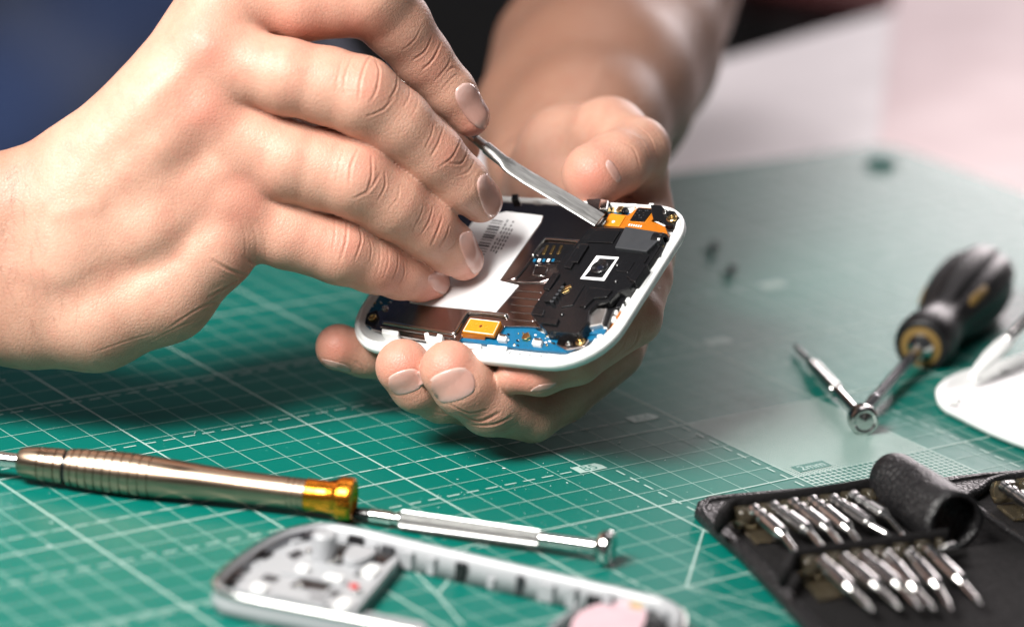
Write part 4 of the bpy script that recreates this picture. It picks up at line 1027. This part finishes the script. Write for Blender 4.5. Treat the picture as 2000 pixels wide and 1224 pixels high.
# amber flex connector on the near edge
fx = pp('flex_connector', [(917, 620), (978, 627), (964, 655), (902, 647)], -.02, .10, AMBER, bev=.02)
V_, F_ = tube(np.array([ph(x, y, .102) for x, y in ((919, 622), (975, 628.5), (963, 653), (905, 645.5))]), .012, 6, True, up=PN); mk('edge_line', V_, F_, LABELW, fx)
pl('via', 939, 637, .10, [(0, .05), (.008, .05), (.009, .03)], GOLD, fx, 18, e=.001)
V_, F_ = prism([ph(901, 650, .05), ph(948, 656, .05), ph(946, 664, -.10), ph(900, 659, -.10)], PN * -.03); mk('flex_tail', V_, F_, AMBERD, fx, smooth=False, bevel=.01)
def smd(pts, w, m, nm='surface_component'): return pp(nm, pts, -.10, w, m, bev=.012)
for x, y in ((974, 652), (1042, 660)):
    s_ = smd([(x, y), (x + 17, y + 2), (x + 13, y + 13), (x - 4, y + 11)], .03, WHITEP, 'board_switch'); pp('metal_top', [(x + 2, y - 1), (x + 16, y + 1), (x + 14, y + 5), (x, y + 3)], .03, .07, STEEL, s_, .01)
smd([(1022, 651), (1032, 648), (1035, 656), (1026, 662), (1018, 660)], .02, GOLD)
for _ in range(26):
    x, y = random.uniform(985, 1085), random.uniform(646, 674); s = random.uniform(1.2, 3.2)
    if y > 700: continue
    smd([(x, y), (x + s * 1.5, y + .2 * s), (x + s * 1.2, y + s), (x - .3 * s, y + .8 * s)], -.10 + random.uniform(.02, .06), random.choice((LABELW, GOLD, BLACKP, STEEL)))
for _ in range(12):
    x, y = random.uniform(724, 765), random.uniform(586, 600); s = random.uniform(1.2, 2.4)
    smd([(x, y), (x + s * 1.5, y + .2 * s), (x + s * 1.2, y + s), (x - .3 * s, y + .8 * s)], -.06, random.choice((LABELW, GOLD, STEEL)))
# shield carrying the main black module: speaker and camera block
W1 = .27
mod = pp('camera_module', [(1152, 444), (1222, 445), (1240, 450), (1292, 476), (1272, 508), (1248, 540), (1230, 562), (1206, 570), (1190, 588), (1168, 592), (1152, 606), (1150, 628), (1130, 651), (1066, 645), (1036, 612), (1044, 596), (1090, 530), (1086, 519), (1128, 472)], -.10, W1, BLACKP, bev=.03, seg=3)
pp('module_skirt', [(1278, 480), (1287, 488), (1262, 528), (1230, 570), (1211, 600), (1200, 602), (1205, 592), (1228, 558)], -.10, .02, BLACKP, mod, .03)
pp('module_rib', [(1064, 578), (1092, 545), (1104, 549), (1076, 588), (1062, 588)], .1, W1 + .10, BLACKP, mod, .025)
pp('module_rib', [(1100, 520), (1126, 482), (1138, 484), (1114, 524)], .1, W1 + .07, BLACKP, mod, .025)
pp('module_rib', [(1036, 612), (1046, 598), (1064, 604), (1060, 616)], .0, W1 + .05, BLACKP, mod, .025)
pp('module_rib', [(1256, 492), (1268, 498), (1236, 546), (1222, 540)], .1, W1 + .05, BLACKP, mod, .025)
pp('module_step', [(1160, 448), (1212, 449), (1196, 474), (1146, 472)], .1, W1 + .05, BLACKP, mod, .02)
for pts, w_ in (([(1120, 560), (1142, 556), (1118, 596), (1096, 600)], .03), ([(1216, 506), (1240, 510), (1226, 532), (1202, 528)], .03), ([(1060, 618), (1092, 622), (1086, 634), (1056, 630)], .07), ([(1098, 620), (1126, 612), (1134, 618), (1124, 640), (1096, 640)], -.07),
                ([(1150, 560), (1196, 566), (1184, 580), (1160, 582), (1142, 600), (1130, 596)], .06), ([(1134, 476), (1150, 477), (1128, 512), (1114, 511)], .09), ([(1080, 532), (1094, 533), (1072, 566), (1060, 562)], .06), ([(1250, 512), (1264, 516), (1240, 550), (1228, 546)], .09)):
    pp('module_step', pts, .05, W1 + w_, BLACKP, mod, .02)
for k in range(5): pp('module_slot', [(1076 + k * 5, 586 - k * 7), (1082 + k * 5, 586 - k * 7), (1080 + k * 5, 590 - k * 7), (1074 + k * 5, 590 - k * 7)], W1, W1 + .115, GREYP, mod, .005)
pp('recess', [(1110, 506), (1130, 476), (1144, 476), (1126, 508)], W1 - .01, W1 + .006, SUEDE, mod, 0)
pp('gold_spring', [(1098, 562), (1114, 555), (1116, 559), (1100, 567)], W1 - .02, W1 + .03, GOLD, mod, .01); pp('gold_spring', [(1096, 568), (1110, 563), (1112, 566), (1098, 572)], W1 - .02, W1 + .03, GOLD, mod, .01)
for x, y in ((1112, 512), (1206, 518), (1090, 539), (1098, 614), (1203, 550)): pl('rivet', x, y, W1, [(0, .07), (.03, .065), (.055, .03), (.06, 0)], BLACKP, mod, 18, e=.003)
cam_ = pp('camera_frame', [(1165, 499), (1209, 502), (1180, 548), (1133, 544)], W1 - .05, W1 + .012, LABELW, mod, .005)
pp('camera_well', [(1171, 504), (1202, 506), (1176, 542), (1141, 540)], W1, W1 + .022, BLACKP, cam_, .01)
GLASS = simple('lens_glass', (.01, .012, .02), .05, Coat_Weight=1.0)
pl('lens_barrel', 1172, 523, W1 + .02, [(0, .27), (.05, .265), (.07, .22), (.05, .15), (.045, .14)], BLACKP, cam_, 36, e=.006); pl('lens', 1172, 523, W1 + .06, [(0, .12), (.015, .08), (.02, 0)], GLASS, cam_, 24, e=.003)
# headphone socket block with its round opening
WJ = .40
jk = pp('headphone_socket', [(1221, 442), (1284, 452), (1293, 462), (1262, 491), (1200, 483)], -.05, WJ, GREYP, bev=.03, seg=3)
pp('socket_skirt', [(1262, 488), (1284, 466), (1301, 473), (1289, 498), (1274, 510), (1262, 498)], -.1, .12, GREYP, jk, .04)
jc = ph(1292, 473, .18); V_, F_ = lathe(jc - PU * .2, jc + PU, steps([(0, .27), (.22, .27), (.30, .25), (.30, .17), (.12, .16), (.10, 0)], .008), 32); mk('socket_barrel', V_, F_, BLACKP, jk)
jc2 = jc + PU * .06 - PN * .06 - PV * .10; V_, F_ = lathe(jc2, jc2 + PU, steps([(0, .04), (.03, .04), (.04, 0)], .004), 12); mk('socket_contact', V_, F_, GOLD, jk)
# USB port
USBM = simple('port_metal', (.62, .60, .58), .36, 1.0)
usb = pp('usb_port', [(1158, 602), (1186, 601), (1176, 632), (1138, 640), (1144, 618)], -.10, .14, USBM, bev=.03, seg=3)
pp('port_mouth', [(1186, 603), (1200, 601), (1186, 636), (1176, 634)], -.10, .06, BLACKP, usb, .01); pp('port_board', [(1136, 640), (1188, 634), (1180, 652), (1130, 652)], -.10, -.04, BLUEP, usb, .01)
for x, y in ((1141, 645), (1158, 644)): pl('solder_joint', x, y, -.04, [(0, .06), (.02, .05), (.04, 0)], STEEL, usb, 14, e=.003)
# amber flex with chip, top right
af = pp('amber_flex_board', [(1190, 417), (1226, 420), (1250, 402), (1284, 404), (1288, 410), (1272, 432), (1298, 440), (1304, 455), (1290, 462), (1230, 446), (1178, 441)], -.10, .04, AMBERD, bev=.015)
pp('amber_pad', [(1194, 416), (1222, 421), (1209, 442), (1177, 440)], .03, .075, AMBER, af, .015); pl('via', 1198, 433, .075, [(0, .05), (.008, .045), (.009, 0)], LABELW, af, 14, e=.001)
chip = pp('chip', [(1246, 405), (1277, 408), (1258, 432), (1230, 430)], .03, .075, BLACKP, af, .01)
for r_ in range(4):
    for k in range(5):
        if random.random() < .25: continue
        x = 1248 + k * 4 - r_ * 4.2; y = 410 + r_ * 4.6; pp('chip_mark', [(x, y), (x + 2.6, y + .2), (x + 1.8, y + 2.2), (x - .8, y + 2)], .075, .078, GREYP if random.random() < .3 else STEEL, chip, 0)
V_, F_ = tube(np.array([ph(x, y, .045) for x, y in ((1243, 402), (1281, 405), (1261, 435), (1226, 433))]), .012, 6, True, up=PN); mk('edge_line', V_, F_, AMBER, af)
for k in range(6): pp('flex_trace', [(1229 + k * 4.5, 437 + k * .6), (1231.5 + k * 4.5, 437.3 + k * .6), (1229 + k * 4.5, 441 + k * .6), (1226.8 + k * 4.5, 440.8 + k * .6)], .04, .045, LABELW, af, 0)
for k in range(5): pp('flex_trace', [(1279 + k * 4, 431 + k * 2), (1284 + k * 4, 432 + k * 2), (1283 + k * 4, 434 + k * 2), (1278 + k * 4, 433 + k * 2)], .04, .046, LABELW, af, 0)
mt = pp('vibration_motor', [(1144, 387), (1180, 386), (1192, 396), (1180, 414), (1150, 412)], -.10, .18, BLACKP, bev=.06, seg=3); pp('metal_band', [(1172, 386), (1190, 390), (1186, 410), (1168, 408)], -.08, .20, CHROME, mt, .05)
smd([(1208, 402), (1218, 402), (1212, 412), (1202, 411)], .06, GOLD); smd([(1218, 404), (1226, 405), (1218, 414), (1211, 413)], .08, BLACKP); smd([(1190, 405), (1200, 404), (1196, 412), (1186, 413)], .0, GOLD)
bk = pp('corner_bracket', [(1270, 399), (1292, 400), (1298, 408), (1318, 412), (1326, 424), (1316, 440), (1300, 440), (1290, 430), (1276, 430), (1272, 415)], -.10, .10, BLACKP, bev=.03, seg=3)
def screw(x, y, w, r, m, par=None):
    o = pl('screw', x, y, w, [(0, r), (.05, r), (.075, r * .8), (.075, r * .45), (.035, r * .3), (.03, 0)], m, par, 20, e=.005); return o
screw(1313, 428, .10, .16, GOLD, bk); screw(1301, 417, .10, .09, STEEL, bk)
pp('screw_tab', [(712, 632), (716, 612), (736, 604), (742, 622), (734, 640)], -.10, -.01, BLACKP, plate, .02)
screw(728, 621, -.01, .13, GOLD, plate); screw(752, 603, -.03, .10, STEEL, plate); screw(1134, 668, -.03, .14, GOLD, plate); screw(1112, 673, -.04, .10, STEEL, plate)
pp('steel_foot', [(1092, 655), (1130, 652), (1150, 662), (1140, 676), (1104, 682), (1086, 672)], -.10, -.035, PLATE, plate, .02)
pp('side_key', [(1000, 379), (1012, 378), (1012, 390), (998, 391)], -.1, .12, BLACKP, None, .02)
# white plastic clips and crumbs of moulding along the rim
for pts, w in (([(746, 641), (778, 646), (776, 655), (745, 650)], .06), ([(828, 650), (836, 648), (838, 655), (852, 657), (854, 651), (864, 653), (862, 668), (830, 664)], .12), ([(890, 668), (940, 672), (938, 680), (888, 676)], .05), ([(952, 672), (990, 676), (988, 684), (950, 680)], .04)): pp('rim_clip', pts, -.2, w, WHITEP, None, .02)
for k in range(16):
    v = .95 + k * (WID - 2.0) / 16 + random.uniform(-.05, .05); l = random.uniform(.08, .2); d_ = random.uniform(.30, .46)
    V_, F_ = prism([puv(LEN - d_, v, random.uniform(-.06, .02)), puv(LEN - d_ - .16, v, -.02), puv(LEN - d_ - .16, v + l, -.02), puv(LEN - d_, v + l, -.0)], PN * -.15); mk('rim_clip', V_, F_, WHITEP, phone, smooth=False, bevel=.015)
for k in range(10):
    u = LEN * .52 + k * .36 + random.uniform(-.04, .04)
    V_, F_ = prism([puv(u, .29, -.03), puv(u + .2, .29, -.03), puv(u + .2, .40, -.05), puv(u, .40, -.05)], PN * -.1); mk('rim_clip', V_, F_, WHITEP, phone, smooth=False, bevel=.015)
for x, y, w_ in ((1220, 397, 24), (1268, 396, 9), (1106, 388, 20), (1040, 386, 16)):
    pp('rim_clip', [(x, y), (x + w_, y + .5), (x + w_ - 2, y + 6), (x - 2, y + 5)], -.15, .08, WHITEP, None, .02)
dk = [(1184, 588), (1212, 572), (1216, 590), (1204, 604), (1190, 600)]; pp('amber_strip', [(1212, 604), (1216, 600), (1196, 640), (1172, 664), (1168, 664), (1190, 640)], -.18, -.12, AMBERD, None, .01)

# ------------------------------------------------------------------ STEEL SPATULA in the fingers
pt = lambda x, y, d: c2w(cam3(x, y, d))
tipc, nek, han = pt(1171, 430, 96.75), pt(992, 323, 97.75), pt(790, 161, 99.2)
tl = thing('pry_spatula', nek, 'thin steel spatula with scratched flat blade pushed under the amber flex', 'spatula')
ax_ = (nek - tipc) / np.linalg.norm(nek - tipc)
SCR = brushed('scratched_steel', (.38, .38, .37), .42, (ax_ * 1.0).tolist(), 1.3)
sec = [(930, 273, 98.05, 9, 9), (948, 287.5, 97.97, 10, 10), (949, 288.3, 97.96, 12, 12), (966, 302, 97.88, 12.5, 11.5), (982, 314.5, 97.8, 13, 8), (993, 323, 97.74, 15.5, 4), (1004, 330.5, 97.68, 16, 2.8), (1030, 347, 97.53, 16.6, 2.6), (1090, 382, 97.2, 17.2, 2.6), (1140, 411.5, 96.9, 17.6, 2.4), (1171, 430, 96.74, 17.6, 1.6)]
up_ = c2w(np.array([0, 0, 0.])) - c2w(np.array([.45, -.2, 1.])); V_ = []; F_ = []; sg = 24
ax2 = tipc - nek; ax2 /= np.linalg.norm(ax2); side = np.cross(ax2, -R[2] * 1.0 + R[0] * .45 + np.array([0, 0, .45])); side /= np.linalg.norm(side); nor = np.cross(side, ax2)
for x, y, d, w_, h_ in sec:
    p = pt(x, y, d); sc_ = d / F; blade = h_ < w_ * .5
    for k in range(sg):
        an = 2 * math.pi * k / sg; c_, s_ = math.cos(an), math.sin(an)
        if blade: c_ = math.copysign(abs(c_) ** .35, c_); s_ = math.copysign(abs(s_) ** .5, s_)
        V_.append(p + side * c_ * w_ * sc_ * 1.02 + nor * s_ * h_ * sc_)
for i in range(len(sec) - 1):
    for k in range(sg): k2 = (k + 1) % sg; F_.append((i * sg + k, i * sg + k2, (i + 1) * sg + k2, (i + 1) * sg + k))
F_.append(list(range(sg))[::-1]); F_.append([(len(sec) - 1) * sg + k for k in range(sg)])
o = mk('blade', V_, F_, SCR, tl); o.modifiers.new('w', 'EDGE_SPLIT').split_angle = .7
V_, F_ = tube([pt(946, 286, 97.98), pt(868, 223.5, 98.5), han, pt(752, 131, 99.5)], [.13, .15, .18, .17], 16); mk('handle', V_, F_, CHROME, tl)

# ------------------------------------------------------------------ LIGHT: soft lamp from the left, a bright window far behind on the right
w = bpy.data.worlds.new('World'); scene.world = w; w.use_nodes = True
bg = w.node_tree.nodes['Background']; bg.inputs[0].default_value = (.92, .94, 1.0, 1); bg.inputs[1].default_value = .06
SUBJ = np.array([8.0, -8.0, 3.0])
def area(name, pos, target, sx, sy, power, col):
    l = bpy.data.lights.new(name, 'AREA'); l.shape = 'RECTANGLE'; l.size = sx * CM; l.size_y = sy * CM; l.energy = power; l.color = col
    o = bpy.data.objects.new(name, l); COL.objects.link(o); o.location = Vector(pos) * CM
    o.rotation_euler = (Vector(target) - Vector(pos)).to_track_quat('-Z', 'Y').to_euler(); return o
rt, fw_, up = R[0], R[2], np.array([0, 0, 1.])
HAND = c2w(cam3(430, 420, 95))
k_ = area('key_softbox', HAND - rt * 26 - fw_ * 36 + up * 38, HAND - fw_ * 7 - rt * 2 - up * 1, 30, 28, 2.75, (1.0, .97, .93)); k_.data.spread = math.radians(78)
area('window_light', SUBJ + rt * 78 + np.array([fw_[0], fw_[1], 0]) * 230 + up * 44, SUBJ + np.array([fw_[0], fw_[1], 0]) * 30, 94, 52, 21, (1.0, .90, .91))
rl = area('far_table_fill', G(1650, 200) + np.array([6, 4, 85.]), G(1650, 200), 60, 60, .85, (1.0, .92, .93)); rl.data.spread = math.radians(75)  # added overhead fill with no visible source, brightens the far table and mat
vs = scene.view_settings; vs.view_transform = 'Standard'; vs.look = 'None'; vs.exposure = 0; vs.gamma = 1
try: vs.use_curve_mapping = False
except Exception: pass
scene.cycles.use_denoising = True
scene.cycles.max_bounces = 8
